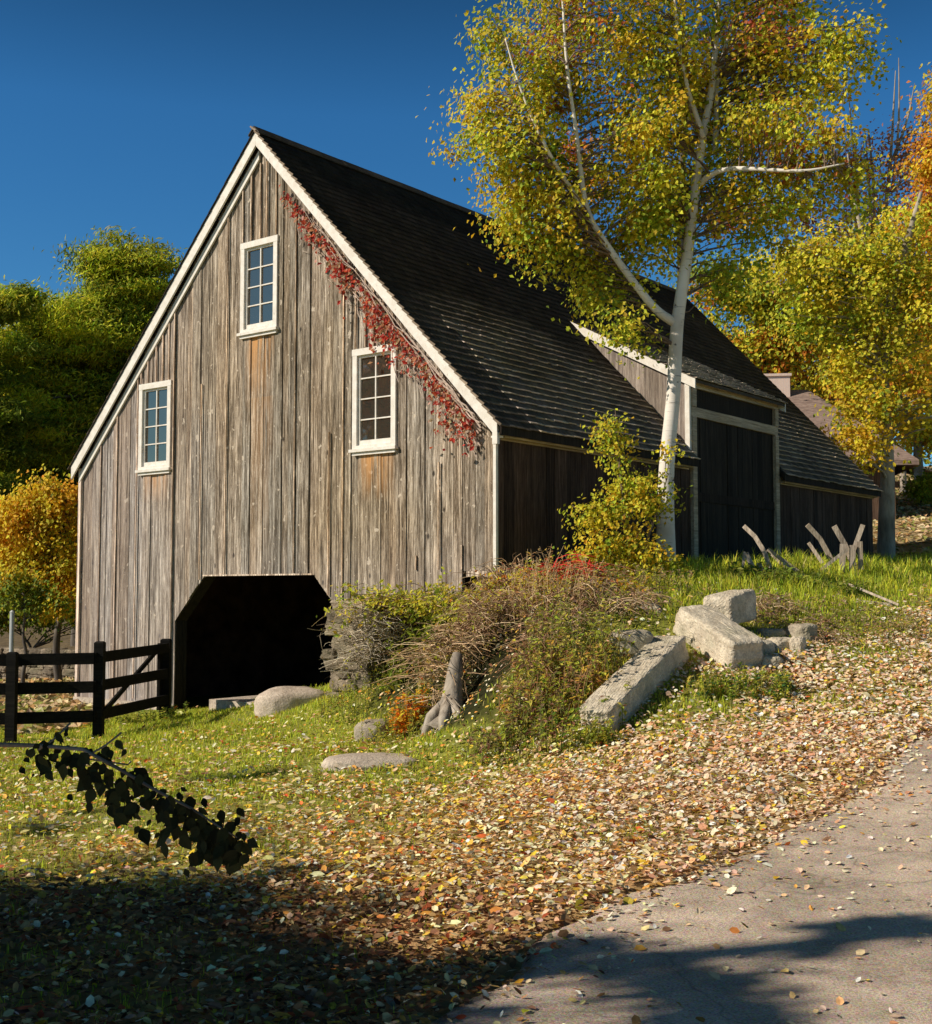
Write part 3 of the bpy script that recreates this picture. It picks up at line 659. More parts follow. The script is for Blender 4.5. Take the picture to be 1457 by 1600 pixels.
def gz(x, y): return float(G(np.array([x]), np.array([y]))[0])
# long granite beam lying down the bank
a = np.array([1.17, 11.45, .40]); b_ = np.array([2.16, 13.1, 1.03]); d = b_-a; Ln = np.linalg.norm(d)
rock('granite_beam', (a+b_)/2+np.array([0,0,-.02]), (Ln, .34, .34), math.atan2(d[1], d[0]), 0, -math.asin(d[2]/Ln), 'granite', 3, 13., 34, amp=.03, smooth=False, chip=.002)
tag(bpy.data.objects['granite_beam'], 'long squared granite beam sloping down the bank with leaves on top', 'granite block')
def at(px, py, Yd): return W(px, py, Yd)
def px_rock(name, label, px, py, Yd, dims, rz, rx=0, ry=0, mat='granite', seed=1, boxy=6., amp=.05, sub=18, group=None, cat='stone'):
    o = rock(name, at(px, py, Yd), dims, rz, rx, ry, mat, seed, boxy*1.4, int(sub*1.3), amp=amp*1.15, smooth=False, chip=.002); return tag(o, label, cat, group)
px_rock('granite_block', 'leaning granite slab with mossy top beside the upper end of the long beam', 1122, 997, 13.2, (1.02, .44, .36), R(-62), R(4), R(22), seed=5, cat='granite block')
px_rock('granite_block', 'short granite block with rounded end resting behind the leaning slab', 1142, 950, 14.0, (.62, .34, .34), R(52), 0, R(-8), seed=8, boxy=5., amp=.05, cat='granite block')
rub = [(1186,1016,13.3,.34,.2,'flat pale rubble stone just right of the leaning slab'),(1222,1012,13.5,.36,.22,'pale rounded rubble stone in the middle of the small heap'),(1248,1016,13.4,.2,.26,'small upright rubble stone at the right end of the heap'),(1205,1036,13.0,.30,.16,'grey rubble stone lowest in the heap below the others'),(1252,992,14.0,.34,.24,'grey stone half covered by dry grass above the heap'),
       (1010,962,14.2,.46,.3,'rough stone showing through dry weeds above the long beam'),(985,1008,13.0,.42,.3,'darker stone beside the upper left side of the long beam'),(1205,990,14.0,.3,.12,'thin flat stone behind the rubble heap')]
for i, (px, py, Yd, w, h, lb) in enumerate(rub): px_rock('rubble_stone', lb, px, py, Yd, (w, w*.7, h), R(30*i), mat='granite' if i < 4 else 'fieldstone', seed=20+i, boxy=1.5, amp=.1, sub=10, group='rubble stones beside the granite blocks')
def grock(name, label, px, py, Yd, dims, rz, mat, seed, sink=.3, boxy=1., amp=.09, cat='stone', group=None):
    p = W(px, py, Yd); x, y = p[0], p[1]; o = rock(name, (x, y, gz(x, y)+dims[2]*(.5-sink)), dims, rz, 0, 0, mat, seed, boxy, 14, amp=amp); return tag(o, label, cat, group)
grock('boulder', 'rounded grey boulder at the right edge of the basement doorway', 458, 1118, 17.0, (.95, .7, .55), R(25), 'slab', 52, .5, cat='boulder')
grock('flat_stone', 'flat pale stone slab lying among leaves on the lawn', 585, 1186, 11.9, (.92, .55, .2), R(12), 'slab', 44, .62, 1.0, .12)
grock('flat_stone', 'half buried grey stone in the grass slope below the vine stub', 590, 1125, 14.2, (.6, .4, .3), R(70), 'fieldstone', 47, .45)
# stub of dry stone foundation jutting from the gable, overgrown by vines
def rock_geo(c, dims, r, n=5, boxy=3., amp=.07, M=None):
    V = []; faces = []; idx = {}; g = np.linspace(-1, 1, n+1)
    def vid(p):
        k = tuple(np.round(p, 4))
        if k not in idx: idx[k] = len(V); V.append(p)
        return idx[k]
    for ax in range(3):
        for sg in (-1, 1):
            for i in range(n):
                for j in range(n):
                    q = []
                    for (a, b_) in ((g[i], g[j]), (g[i+1], g[j]), (g[i+1], g[j+1]), (g[i], g[j+1])):
                        p = np.zeros(3); p[ax] = sg; p[(ax+1) % 3] = a; p[(ax+2) % 3] = b_; q.append(vid(p))
                    faces.append(q if sg > 0 else q[::-1])
    V = np.array(V); p = 2+boxy; Q = V/(np.sum(np.abs(V)**p, axis=1, keepdims=True)**(1/p)); ph = r.uniform(0, 6, 6)
    Q = Q*(1+amp*(np.sin(Q[:, 0]*2+ph[0]+np.sin(Q[:, 1]*2.5+ph[1]))+np.sin(Q[:, 2]*3+ph[2]+Q[:, 0]*2)+.5*np.sin(Q[:, 0]*7+Q[:, 1]*6+Q[:, 2]*5+ph[3])))[:, None]*np.array(dims)/2
    if M is not None: Q = Q@M.T
    return Q+np.array(c), np.array(faces)
def rock_wall(name, label, rows, mat, cat='stone wall', seed=3):
    """rows: list of (start xyz, end xyz, depth, z0, z1) faces laid up with individual rough stones, joined in one mesh"""
    r = np.random.default_rng(seed); VV = []; FF = []; CC = []; o = 0
    for (A_, B_, dep, z0, z1) in rows:
        A_ = np.array(A_, float); B_ = np.array(B_, float); d_ = B_-A_; L = np.linalg.norm(d_); d_ /= L; M = np.array([[d_[0], -d_[1], 0], [d_[1], d_[0], 0], [0, 0, 1]]); z = z0
        while z < z1:
            h = r.uniform(.08, .19); t_ = r.uniform(-.15, 0)
            while t_ < L-.03:
                w_ = min(r.uniform(.14, .46), L-t_+.05); c = A_+d_*(t_+w_/2); 
                q_, f_ = rock_geo([0, 0, 0], (w_*1.04, dep*r.uniform(.75, 1.2), h*1.06), r, n=6, boxy=7., amp=.05, M=M); q_ = q_+r.normal(0, .005, q_.shape); q_ = q_+np.array([c[0]-d_[1]*r.uniform(-.04, .04), c[1]+d_[0]*r.uniform(-.04, .04), z+h/2+r.uniform(-.012, .012)])
                VV.append(q_); FF.append(f_+o); o += len(q_); v = r.uniform(.55, 1.35); CC.append(np.repeat([[v, v*.97, v*.92]], len(q_), 0)); t_ += w_
            z += h
    ob = raw_mesh(name, np.concatenate(VV), np.concatenate(FF), 4, MAT[mat], None, np.concatenate(CC), False)
    return tag(ob, label, cat)
def stacked(name, label, s0, s1, u0, u1, z0, z1, hmin=.09, hmax=.17, mat='darkstone', cat='stone wall', seed=3):
    r = random.Random(seed); m = MB(); z = z0
    while z < z1:
        h = min(r.uniform(hmin, hmax), z1-z+.03)
        for (face) in ('front', 'sideR', 'sideL'):
            pos = u0 if face == 'front' else s0; end = u1 if face == 'front' else s1
            while pos < end:
                w = r.uniform(.15, .45); e = min(pos+w, end); o = r.uniform(-.04, .035); dd_ = .3; j = [r.uniform(-.018, .018) for _ in range(8)]; v = r.uniform(.6, 1.3)
                if face == 'front': c = [(s0+o, pos, z), (s0+o, e, z), (s0+dd_, e, z), (s0+dd_, pos, z)]
                elif face == 'sideR': c = [(pos, u0+o, z), (e, u0+o, z), (e, u0+.25, z), (pos, u0+.25, z)]
                else: c = [(pos, u1-o, z), (pos, u1-.25, z), (e, u1-.25, z), (e, u1-o, z)]
                pts = [B(p[0]+j[k], p[1]+j[(k+3) % 8], p[2]+.008+j[(k+5) % 8]*.4) for k, p in enumerate(c)]+[B(p[0]+j[k+4], p[1]+j[(k+1) % 8], p[2]+h-.008+j[k]*.5) for k, p in enumerate(c)]
                m.hexa(pts, (v, v, v)); pos = e
        z += h
    m.hexa([B(s0+.06, u0+.06, z0), B(s1, u0+.06, z0), B(s1, u1-.06, z0), B(s0+.06, u1-.06, z0), B(s0+.06, u0+.06, z1-.02), B(s1, u0+.06, z1-.02), B(s1, u1-.06, z1-.02), B(s0+.06, u1-.06, z1-.02)])
    return tag(m.build(name, MAT[mat], None), label, cat)
def b2(s_, u_): p = B(s_, u_, 0); return p[:2]
rock_wall('foundation_stub', 'ruined dry stone stub wall overgrown with vines jutting from the gable', [(b2(-1.2,1.65), b2(-1.2,1.02), .34, -.1, 1.36), (b2(-1.25,1.12), b2(-.1,1.12), .34, .2, 1.40), (b2(-1.2,1.50), b2(-.1,1.50), .5, -.1, 1.42)], 'darkstone')
rock_wall('retaining_wall', 'low dry stone retaining wall under the right gable corner', [(b2(-.2,1.0), b2(-.2,-.25), .34, .3, 1.5)], 'darkstone', seed=9)
# field wall behind the fence on the left
A = W(-60, 1000, 31)[:2]; Bp = W(140, 1000, 29)[:2]; zz = gz(*A)
rock_wall('field_stone_wall', 'dry stone field wall behind the black fence left of the barn', [(A, Bp, .5, zz-.15, zz+.75)], 'darkstone', seed=21)
# stump
p = at(700, 1160, 13.3); sz = gz(p[0], p[1])
m = MB(); hs = [0, .12, .28, .48, .68, .82]; rad = [.30, .21, .13, .10, .08, .05]
m.tube([(p[0]+.02*k, p[1]+.05*k, sz-.08+h) for k, h in enumerate(hs)], rad, 12)
for k in range(7):
    a = k*.9; m.tube([(p[0], p[1], sz+.25), (p[0]+.2*math.cos(a), p[1]+.2*math.sin(a), sz+.08), (p[0]+.34*math.cos(a), p[1]+.34*math.sin(a), gz(p[0]+.34*math.cos(a), p[1]+.34*math.sin(a))-.06)], [.07, .06, .02], 7)
tag(m.build('tree_stump', MAT['barkpale'], None, True), 'pale dead vine trunk flaring at its foot below the bramble mound', 'stump')

# ------------------------------------------------------------------ fence
def rails(parent, A, Bq, z0, hs, w=.15, t=.04, name='rail'):
    for h in hs:
        m = MB(); a = np.array([*A, z0+h]); b_ = np.array([*Bq, z0+h]); n = 6
        m.bar(a, b_, t, w, (1,1,1)); m.build(name, MAT['fence'], parent)
def post(parent, xy, z0, z1, w=.14):
    m = MB(); m.box(xy[0]-w/2, xy[0]+w/2, xy[1]-w/2, xy[1]+w/2, z0, z1-.02); m.hexa([(xy[0]-w/2, xy[1]-w/2, z1-.02), (xy[0]+w/2, xy[1]-w/2, z1-.02), (xy[0]+w/2, xy[1]+w/2, z1-.02), (xy[0]-w/2, xy[1]+w/2, z1-.02), (xy[0]-w/2+.02, xy[1]-w/2+.02, z1), (xy[0]+w/2-.02, xy[1]-w/2+.02, z1), (xy[0]+w/2-.02, xy[1]+w/2-.02, z1), (xy[0]-w/2+.02, xy[1]+w/2-.02, z1)])
    return m.build('post', MAT['fence'], parent)
f1 = empty('board_fence', (0,0,0), label='black three rail board fence running off to the left', cat='fence')
f2 = empty('fence_gate', (0,0,0), label='black three rail gate with diagonal brace against the barn wall', cat='gate')
pg = W(154, 1135, 16.6); pe = W(258, 1105, 18.6)
zA = pg[2]-.16; post(f1, pg[:2], zA-.3, zA+1.27, .125); post(f2, pe[:2], zA-.3, zA+1.23, .14)
pl = W(-250, 1150, 15.9)
for hgt in (.30, .68, 1.05):
    m = MB(); m.bar((pl[0], pl[1]-.09, zA+hgt-.02), (pg[0]-.05, pg[1]-.09, zA+hgt), .035, .15); m.build('rail', MAT['fence'], f1)
    m = MB(); m.bar((pg[0]-.04, pg[1]-.092, zA+hgt+.004), (pe[0]+.05, pe[1]-.10, zA+hgt+.05), .035, .14); m.build('rail', MAT['fence'], f2)
m = MB(); m.bar((pg[0]+.06, pg[1]-.05, zA+.33), (pe[0]-.1, pe[1]-.06, zA+1.08), .03, .07); m.build('brace', MAT['fence'], f2)
m = MB(); m.bar((pe[0]-.06, pe[1]-.13, zA+.2), (pe[0]-.06, pe[1]-.13, zA+1.17), .04, .12, up=(0,1,0)); m.build('stile', MAT['fence'], f2)
post(f1, W(18, 1100, 16.2)[:2], zA-.3, zA+1.15, .12); post(f1, pl[:2], zA-.3, zA+1.2, .13)
t = NT('galvanised_post'); MAT['galv'] = t.done(t.bsdf((.55,.56,.55), .5, **{'Metallic': .3}))
p = W(17, 1060, 24); m = MB(); m.tube([(p[0], p[1], p[2]-.6), (p[0], p[1], p[2]+1.25)], .045, 10); m.tube([(p[0], p[1], p[2]+1.25), (p[0], p[1], p[2]+1.29)], [.055, .02], 10)
tag(m.build('metal_post', MAT['galv'], None), 'thin pale metal post standing behind the fence at the left edge', 'post')

# ------------------------------------------------------------------ trees
def ellips(n, c, r, shell=.55):
    d = unit(rng.normal(size=(n, 3))); k = rng.uniform(shell, 1, n)[:, None]; return np.array(c)+d*k*np.array(r)
def curve(a, b_, sag=.1, n=5, wig=.04):
    a = np.array(a, float); b_ = np.array(b_, float); L = np.linalg.norm(b_-a); out = []
    w = rng.normal(0, wig*L, 3)
    for k in range(n+1):
        t_ = k/n; out.append(a+(b_-a)*t_+np.array([0, 0, sag*L*math.sin(math.pi*t_)])+w*math.sin(2*math.pi*t_))
    return out
def crown_leaves(lobes, per_m, leaf, cl_r, palettes, droop=0., flat=(1,1,.8), nmin=40, aspect=.7, clear=None):
    """lobes: (centre, radii, clusters, palette index weights). returns geometry and cluster centres"""
    geos = []; cents = []
    for (c, r, ncl, pw) in lobes:
        cc = ellips(ncl, c, r, .25)
        if clear is not None:
            for kk in range(len(cc)):
                dx = np.abs(clear[:, 0]-cc[kk, 0])+np.abs(clear[:, 2]-cc[kk, 2])*.7
                if dx.min() < .34 and cc[kk, 1] < clear[np.argmin(dx), 1]+.35: cc[kk, 1] = clear[np.argmin(dx), 1]+rng.uniform(.45, 1.1)
        cents.append(cc)
        for q in cc:
            n = max(nmin, int(per_m*rng.uniform(.5, 1.4)))
            rad = cl_r*rng.uniform(.6, 1.3)
            P = q+rng.normal(0, .5, (n, 3))*rad*np.array(flat); P[:, 2] -= droop*np.abs(rng.normal(0, 1, n))*rad
            ip = rng.choice(len(palettes), p=np.array(pw)/sum(pw))
            N = unit(P-q)*.7+rng.normal(0, .6, (n, 3))+np.array([-.75, -.4, .55])*.95
            sh = rng.uniform(.75, 1.2) if aspect > .4 else rng.uniform(.45, 1.25)
            geos.append(leaf_geo(P, rng.uniform(.7, 1.25, n)*leaf, N, pal(palettes[ip], n, None, .2)*sh, aspect, .12))
    return join(geos), np.concatenate(cents)
def make_tree(name, label, cat, stems, lobes, per, leaf, clr, palettes, bk='bark', group=None, br=.03, droop=0., base=None, flat=(1,1,.8), branch_frac=.7, mat='leaf', twigs=True, aspect=.7, clear=None):
    """stems: list of (points, radii)"""
    b0 = stems[0][0][0] if base is None else base
    root = empty(name, b0, 0, label=label, cat=cat, group=group); off = np.array(b0, float)
    m = MB()
    for pts, rad in stems:
        pp = [np.array(p, float)-off for p in pts]
        # smooth the path
        for _ in range(2):
            q = [pp[0]]; rr = [rad[0]]
            for i in range(len(pp)-1):
                q += [pp[i]*.75+pp[i+1]*.25, pp[i]*.25+pp[i+1]*.75]; rr += [rad[i]*.75+rad[i+1]*.25, rad[i]*.25+rad[i+1]*.75]
            q.append(pp[-1]); rr.append(rad[-1]); pp, rad = q, rr
        m.tube(pp, rad, 12)
    m.build('trunk', MAT[bk], root, True)
    (V, F, C), cents = crown_leaves(lobes, per, leaf, clr, palettes, droop, flat, aspect=aspect, clear=clear)
    raw_mesh('crown', V-off, F, 3, MAT[mat], root, C)
    if twigs:
        allp = [(np.array(p, float), r_) for pts, rad in stems for p, r_ in zip(pts, rad)]
        dense = []
        for pts, rad in stems:
            for i in range(len(pts)-1):
                for k in range(4):
                    a = k/4; dense.append((np.array(pts[i])*(1-a)+np.array(pts[i+1])*a, rad[i]*(1-a)+rad[i+1]*a))
        DP = np.array([p for p, _ in dense]); m = MB()
        zmin = min(c[2] for c in cents)-.5
        for q in cents:
            if rng.random() > branch_frac: continue
            dv = np.linalg.norm(DP-q, axis=1)+np.maximum(0, DP[:, 2]-q[2]+.25)*2+np.maximum(0, zmin-DP[:, 2])*3; k = int(np.argmin(dv))
            L = np.linalg.norm(q-DP[k]); r0 = min(br*(.4+.35*L), dense[k][1]*.7)
            m.tube([p-off for p in curve(DP[k], q, .06, 4)], list(np.linspace(r0, .005, 5)), 5, cap=False)
        if m.v: m.build('branch', MAT['twig' if bk == 'birch' else bk], root, True)
    return root
YG = [(.95,.78,.06),(.82,.74,.06),(.97,.72,.06),(.58,.60,.05)]
GLD = [(.95,.68,.04),(.95,.56,.035),(.86,.66,.06)]
GRN = [(.44,.54,.04),(.60,.62,.05),(.30,.40,.04)]
ORG = [(.80,.34,.03),(.85,.44,.03),(.66,.22,.03)]
RED = [(.55,.16,.05),(.62,.25,.05),(.42,.10,.04)]
DKG = [(.18,.27,.035),(.30,.38,.04),(.42,.46,.05)]
PNE = [(.62,.70,.05),(.82,.78,.06),(.92,.80,.08),(.36,.48,.04)]
# --- the birch
YB = 18.0
def q(px, py, dy=0): return W(px, py, YB+dy)
bx = q(1042, 905); bx[2] = gz(bx[0], bx[1])-.1
main = ([bx, q(1040,800), q(1042,720), q(1053,620), q(1056,540), q(1060,490), q(1075,400), q(1086,300), q(1100,200,.1), q(1112,150,.2), q(1120,60,.3), q(1128,-60,.3), q(1135,-200,.2)], [.15,.125,.108,.10,.097,.09,.08,.07,.06,.05,.04,.03,.02])
left = ([q(1056,505), q(1025,485,-.1), q(990,440,-.3), q(950,385,-.4), q(915,330,-.5), q(905,240,-.6), q(900,200,-.6), q(885,100,-.7), q(880,0,-.6), q(872,-90,-.6)], [.072,.06,.052,.046,.04,.034,.028,.022,.016,.008])
b3 = ([q(1092,290), q(1110,272,-.2), q(1140,262,-.4), q(1200,265,-.7), q(1260,268,-1.0), q(1320,255,-1.1)], [.05,.04,.035,.028,.02,.01])
b4 = ([q(1100,215), q(1085,170,-.1), q(1075,140,-.2), q(1060,60,-.3), q(1050,-50,-.3)], [.045,.036,.03,.022,.01])
b5 = ([q(1118,240,.3), q(1120,180,.35), q(1120,120,.4), q(1150,20,.5), q(1170,-60,.5)], [.045,.04,.034,.024,.012])
b6 = ([q(915,330,-.5), q(870,260,-.8), q(845,215,-1.0), q(810,130,-1.1), q(790,60,-1.1)], [.035,.028,.024,.016,.008])
b7 = ([q(1062,480), q(1130,470,.5), q(1230,490,.9), q(1300,500,1.0)], [.03,.022,.016,.008])
clr_ = np.array([np.array(st[0][i])*(1-k/5)+np.array(st[0][i+1])*k/5 for st in (main, left, b3) for i in range(len(st[0])-1) for k in range(5) if st[0][i][2] < 9.3])
def lobe(px, py, dy, rx, ry, rz, n, pw, Yb=YB): return (W(px, py, Yb+dy), (rx, ry, rz), n, pw)
lob = [lobe(780,200,-.6,.75,.8,.75,44,(5,3,2,0)), lobe(860,270,-.4,.95,1.0,.8,56,(5,2,2,.4)), lobe(800,330,-.3,.45,.6,.35,20,(5,2,1,0)), lobe(880,370,-.2,.65,.7,.4,30,(4,2,3,0)), lobe(950,420,0,.5,.6,.4,22,(4,1,4,0)),
       lobe(770,60,-.3,.4,.6,.6,14,(3,1,3,0)), lobe(870,110,-.4,.8,.9,.9,46,(4,2,2,1)), lobe(880,-20,-.3,.9,1.,.8,40,(4,2,2,1)), lobe(1010,60,0,.9,1.,1.,56,(4,2,3,.3)), lobe(1090,130,0,.9,1.,.9,56,(3,4,2,.3)),
       lobe(1000,220,-.2,.9,1.1,.8,56,(4,4,2,.2)), lobe(1080,290,-.2,.9,1.1,.6,46,(4,2,4,0)), lobe(1000,350,-.1,.8,.9,.5,42,(3,2,5,0)), lobe(1170,210,-.3,.8,.9,.7,40,(5,2,2,.4)), lobe(1260,250,-.5,.8,.8,.6,34,(5,2,1,.4)),
       lobe(1200,330,.2,.7,.9,.5,20,(5,1,3,0)), lobe(1330,290,-.5,.6,.6,.5,14,(5,2,1,0)), lobe(1170,60,.2,.9,.9,.9,44,(4,3,2,1)), lobe(1270,120,0,.75,.8,.65,28,(5,1,2,0)), lobe(1320,60,0,.5,.7,.45,16,(5,1,2,0)), lobe(1020,-90,0,1.4,1.2,.8,50,(4,2,3,.5)), lobe(1200,-60,0,1.2,1.,.8,36,(4,2,3,.5)),
       lobe(985,505,-.3,.45,.4,.12,9,(4,1,3,0)), lobe(1140,420,.2,.5,.6,.4,12,(3,0,5,0)), lobe(930,470,.1,.3,.4,.12,5,(4,1,2,0))]
make_tree('birch_tree', 'white barked birch forking in front of the barn dormer with yellow green crown', 'tree', [main, left, b3, b4, b5, b6], [(c_, (r_[0]*1.05, r_[1]*1.1, r_[2]*1.05), int(n_*1.2), w_) for c_, r_, n_, w_ in lob], 58, .078, .38, [YG, GLD, GRN, RED], 'birch', br=.02, droop=.25, clear=clr_)
# --- sapling / shrub in front of the birch
YS = 16.4
def qs(px, py, dy=0): return W(px, py, YS+dy)
sb = qs(985, 905); sb[2] = gz(sb[0], sb[1])
stems = [([sb, qs(980,840), qs(972,760), qs(965,690), qs(962,640)], [.03,.024,.018,.012,.006]), ([sb, qs(950,850), qs(920,810), qs(895,790)], [.02,.015,.01,.005]), ([sb, qs(1010,850), qs(1030,790), qs(1045,740)], [.022,.016,.011,.005])]
lob = [lobe(960,690,0,.28,.3,.38,16,(4,1,2), YS), lobe(985,770,0,.42,.4,.4,24,(4,1,2), YS), lobe(920,800,0,.35,.35,.2,11,(4,1,1), YS), lobe(965,850,-.2,.5,.4,.3,20,(3,3,2), YS), lobe(1030,770,.1,.25,.3,.3,9,(4,1,3), YS), lobe(905,870,-.2,.3,.3,.14,6,(4,0,3), YS), lobe(1010,880,-.2,.5,.4,.2,14,(2,4,2), YS), lobe(1050,705,.1,.16,.1,.1,2,(4,2,1), YS)]
make_tree('sapling_shrub', 'yellow green leafy sapling growing in front of the birch trunk', 'shrub', stems, lob, 52, .062, .24, [YG, GLD, GRN], 'twig', br=.012, droop=.2)
# --- background trees
def simple_tree(name, label, px, pyt, pyb, Yd, lobes_px, palettes, per, leaf, clr, bk='bark', trad=.18, group=None, cat='tree', extra=None, bf=.5, droop=0., flat=(1,1,.8), aspect=.7):
    b0 = W(px, pyb, Yd); b0[2] = gz(b0[0], b0[1])-.1; tp = W(px, pyt, Yd)
    n = 6; pts = []; rad = []
    for k in range(n+1):
        a = k/n; w = rng.normal(0, .12, 2)*(0 if k == 0 else 1); pts.append(np.array([b0[0]*(1-a)+tp[0]*a+w[0], b0[1]*(1-a)+tp[1]*a+w[1], b0[2]*(1-a)+tp[2]*a])); rad.append(trad*(1-.85*a))
    stems = [(pts, rad)]+(extra or [])
    lobes = [(W(a, b_, Yd+dy), (rx, ry, rz), nn, pw) for (a, b_, dy, rx, ry, rz, nn, pw) in lobes_px]
    return make_tree(name, label, cat, stems, lobes, per, leaf, clr, palettes, bk, group, .05, droop, flat=flat, branch_frac=bf, aspect=aspect)
# left: tall pine with horizontal plumes, second one at the edge
pine = [(a_, b_, c_, d_, e_, f_*1.2, int(g_*1.5), (h_[0]+2, h_[1])) for (a_, b_, c_, d_, e_, f_, g_, h_) in [(190,420,0,1.5,1.5,.8,34,(5,1)),(205,480,0,1.7,1.7,.9,44,(5,1)),(160,540,0,2.2,2,.9,52,(4,2)),(90,500,-.5,1.4,1.5,.7,28,(5,1)),(90,600,-.5,2.2,2,.9,52,(4,2)),(190,620,.5,1.4,1.5,.8,30,(2,4)),(40,680,-.5,2.0,2,.9,44,(4,2)),(120,700,0,2.2,2,.9,44,(3,3)),(30,560,-.5,1.3,1.5,.8,26,(5,1)),(20,780,-.5,1.6,1.6,.8,30,(3,3)),(130,790,.5,2,1.6,.9,30,(2,4)),(60,860,0,2.4,1.6,.9,30,(1,4))]]
simple_tree('pine_tree', 'tall bushy pine with yellow green plumes behind the left side of the barn', 165, 385, 960, 36, pine, [PNE, DKG], 260, .20, .58, trad=.25, bf=.4, flat=(1.3,1.3,.4), aspect=.22)
simple_tree('pine_tree', 'darker evergreen cut by the left edge of the photo', -20, 470, 1000, 33, [(0,480,0,.9,1,.7,20,(3,3)),(-40,560,0,1.6,1.5,1,36,(2,3)),(-30,680,0,1.8,1.5,1.2,40,(1,3)),(-20,800,0,1.5,1.5,1.2,30,(1,3))], [PNE, DKG], 260, .20, .58, trad=.2, bf=.4, flat=(1.3,1.3,.4), aspect=.22)
simple_tree('autumn_shrub_tree', 'golden orange drooping small tree beside the left wall of the barn', 95, 760, 985, 27, [(80,790,0,.9,.8,.6,30,(4,2,1)),(50,840,0,.9,.8,.6,32,(5,2,1)),(105,860,0,.7,.8,.7,28,(4,1,2)),(20,830,0,.7,.6,.4,16,(1,4,1)),(100,925,0,.5,.5,.3,12,(0,5,0)),(15,880,0,.6,.6,.5,20,(4,2,2)),(60,780,0,.8,.7,.5,22,(4,1,3)),(25,800,0,.5,.6,.4,14,(3,3,1)),(70,900,0,.7,.6,.4,16,(4,2,2))], [GLD, [(.92,.45,.04),(.9,.55,.05)], YG], 95, .10, .42, trad=.09, bf=.5, cat='small tree', droop=.35)
simple_tree('dark_shrub', 'olive green low shrub under the golden tree at the left', 40, 900, 990, 25.5, [(30,930,0,.8,.7,.45,24,(4,1)),(85,945,0,.5,.5,.25,12,(3,2)),(10,905,0,.4,.5,.2,8,(2,3))], [DKG, GLD], 90, .09, .35, trad=.05, bf=.5, cat='shrub')
simple_tree('hedge', 'dark tangled hedge above the field stone wall at the left', 40, 930, 1010, 34, [(-20,950,0,1.6,1.,.7,26,(4,1)),(50,945,0,1.6,1.,.75,30,(4,2)),(120,950,0,1.4,1.,.7,26,(4,1))], [DKG, YG], 110, .12, .4, trad=.05, bf=.3, cat='hedge')
simple_tree('pine_tree', 'broad yellow green pine between the tall pine and the left barn corner', 120, 600, 1000, 40, [(110,640,0,2.6,1.6,1.4,50,(4,2)),(190,600,0,1.8,1.6,1.4,40,(4,2)),(40,620,0,2.4,1.6,1.4,40,(4,2)),(60,740,0,2.8,1.6,1.3,50,(3,3)),(130,820,0,2.8,1.6,1.5,44,(2,4))], [PNE, DKG], 200, .19, .6, trad=.2, bf=.3, flat=(1.3,1.3,.45), aspect=.25)
# red maple behind the birch top
simple_tree('red_maple', 'tall maple with rust and orange leaves showing behind the birch crown', 1068, -80, 760, 36, [(880,60,0,1.45,1.56,1.305,16,(3,2,1)),(1180,60,0,1.74,1.56,1.595,31,(4,1,1)),(1190,200,0,1.305,1.56,1.305,21,(4,2,1)),(1160,340,0,1.16,1.3,1.305,12,(2,3,1)),(1010,-60,0,2.61,1.56,1.305,24,(3,2,1)),(900,250,0,1.595,1.56,1.305,14,(2,2,2))], [RED, ORG, YG], 90, .14, .7, trad=.2, bf=.5)
# right side wood edge
simple_tree('roadside_maple', 'pale trunked maple with thin olive and orange leaves right of the barn', 1385, 420, 880, 29, [(1330,430,0,1.6,1.4,1.0,44,(4,1,2)),(1400,520,0,1.3,1.3,1.1,44,(4,2,1)),(1300,500,0,1.3,1.2,.8,36,(4,1,3)),(1250,430,0,1.2,1.2,.7,24,(5,0,2)),(1440,620,0,1.2,1.0,1.0,30,(2,4,1)),(1360,620,-.3,.9,.8,.8,22,(2,4,1)),(1345,690,-.5,.7,.7,.5,20,(0,6,0)),(1420,360,0,1.2,1,.8,20,(3,2,1)),(1290,400,0,1.2,1,.8,22,(5,1,2)),(1440,460,0,1.2,1,1.,26,(4,3,1)),(1380,420,0,1.2,1,.8,22,(5,1,2)),(1340,560,0,1.2,1,.7,26,(4,2,2))], [YG, GLD, GRN], 70, .11, .5, bk='barkpale', trad=.22, bf=.7,
    extra=[([W(1388,500,29), W(1400,440,28.8), W(1418,380,28.6), W(1440,300,28.5)], [.13,.11,.09,.04]), ([W(1388,520,29), W(1370,440,29.3), W(1340,340,29.5), W(1325,240,29.6)], [.09,.07,.05,.02])])
bt = []
for (x0, y0, x1, y1, r_) in ((1340,420,1325,130,.06),(1360,450,1352,200,.05),(1372,420,1400,110,.08),(1395,250,1430,130,.05),(1395,300,1405,90,.05),(1330,300,1290,210,.04),(1345,350,1270,300,.035),(1350,380,1250,360,.03)):
    bt.append(([W(x0,y0,38), W((x0+x1)/2+6,(y0+y1)/2,38), W(x1,y1,38)], [r_, r_*.7, .012]))
simple_tree('bare_maple', 'nearly bare tree with grey limbs and thin pinkish leaves above the wood', 1365, 200, 860, 38, [(1340,340,0,2.0,1.5,1.2,26,(3,1)),(1270,410,0,1.6,1.4,1.0,18,(2,2)),(1390,280,0,1.6,1.3,1.4,26,(3,1)),(1240,340,0,1.2,1.2,.8,8,(2,1)),(1420,400,0,1.8,1.3,1.4,30,(2,2)),(1330,260,0,1.5,1.2,1.0,14,(4,1)),(1440,230,0,1.2,1.2,1.2,16,(2,2))], [[(.42,.20,.16),(.50,.30,.24),(.35,.14,.10)], ORG], 42, .12, .7, bk='barkpale', trad=.18, extra=bt, bf=.9)
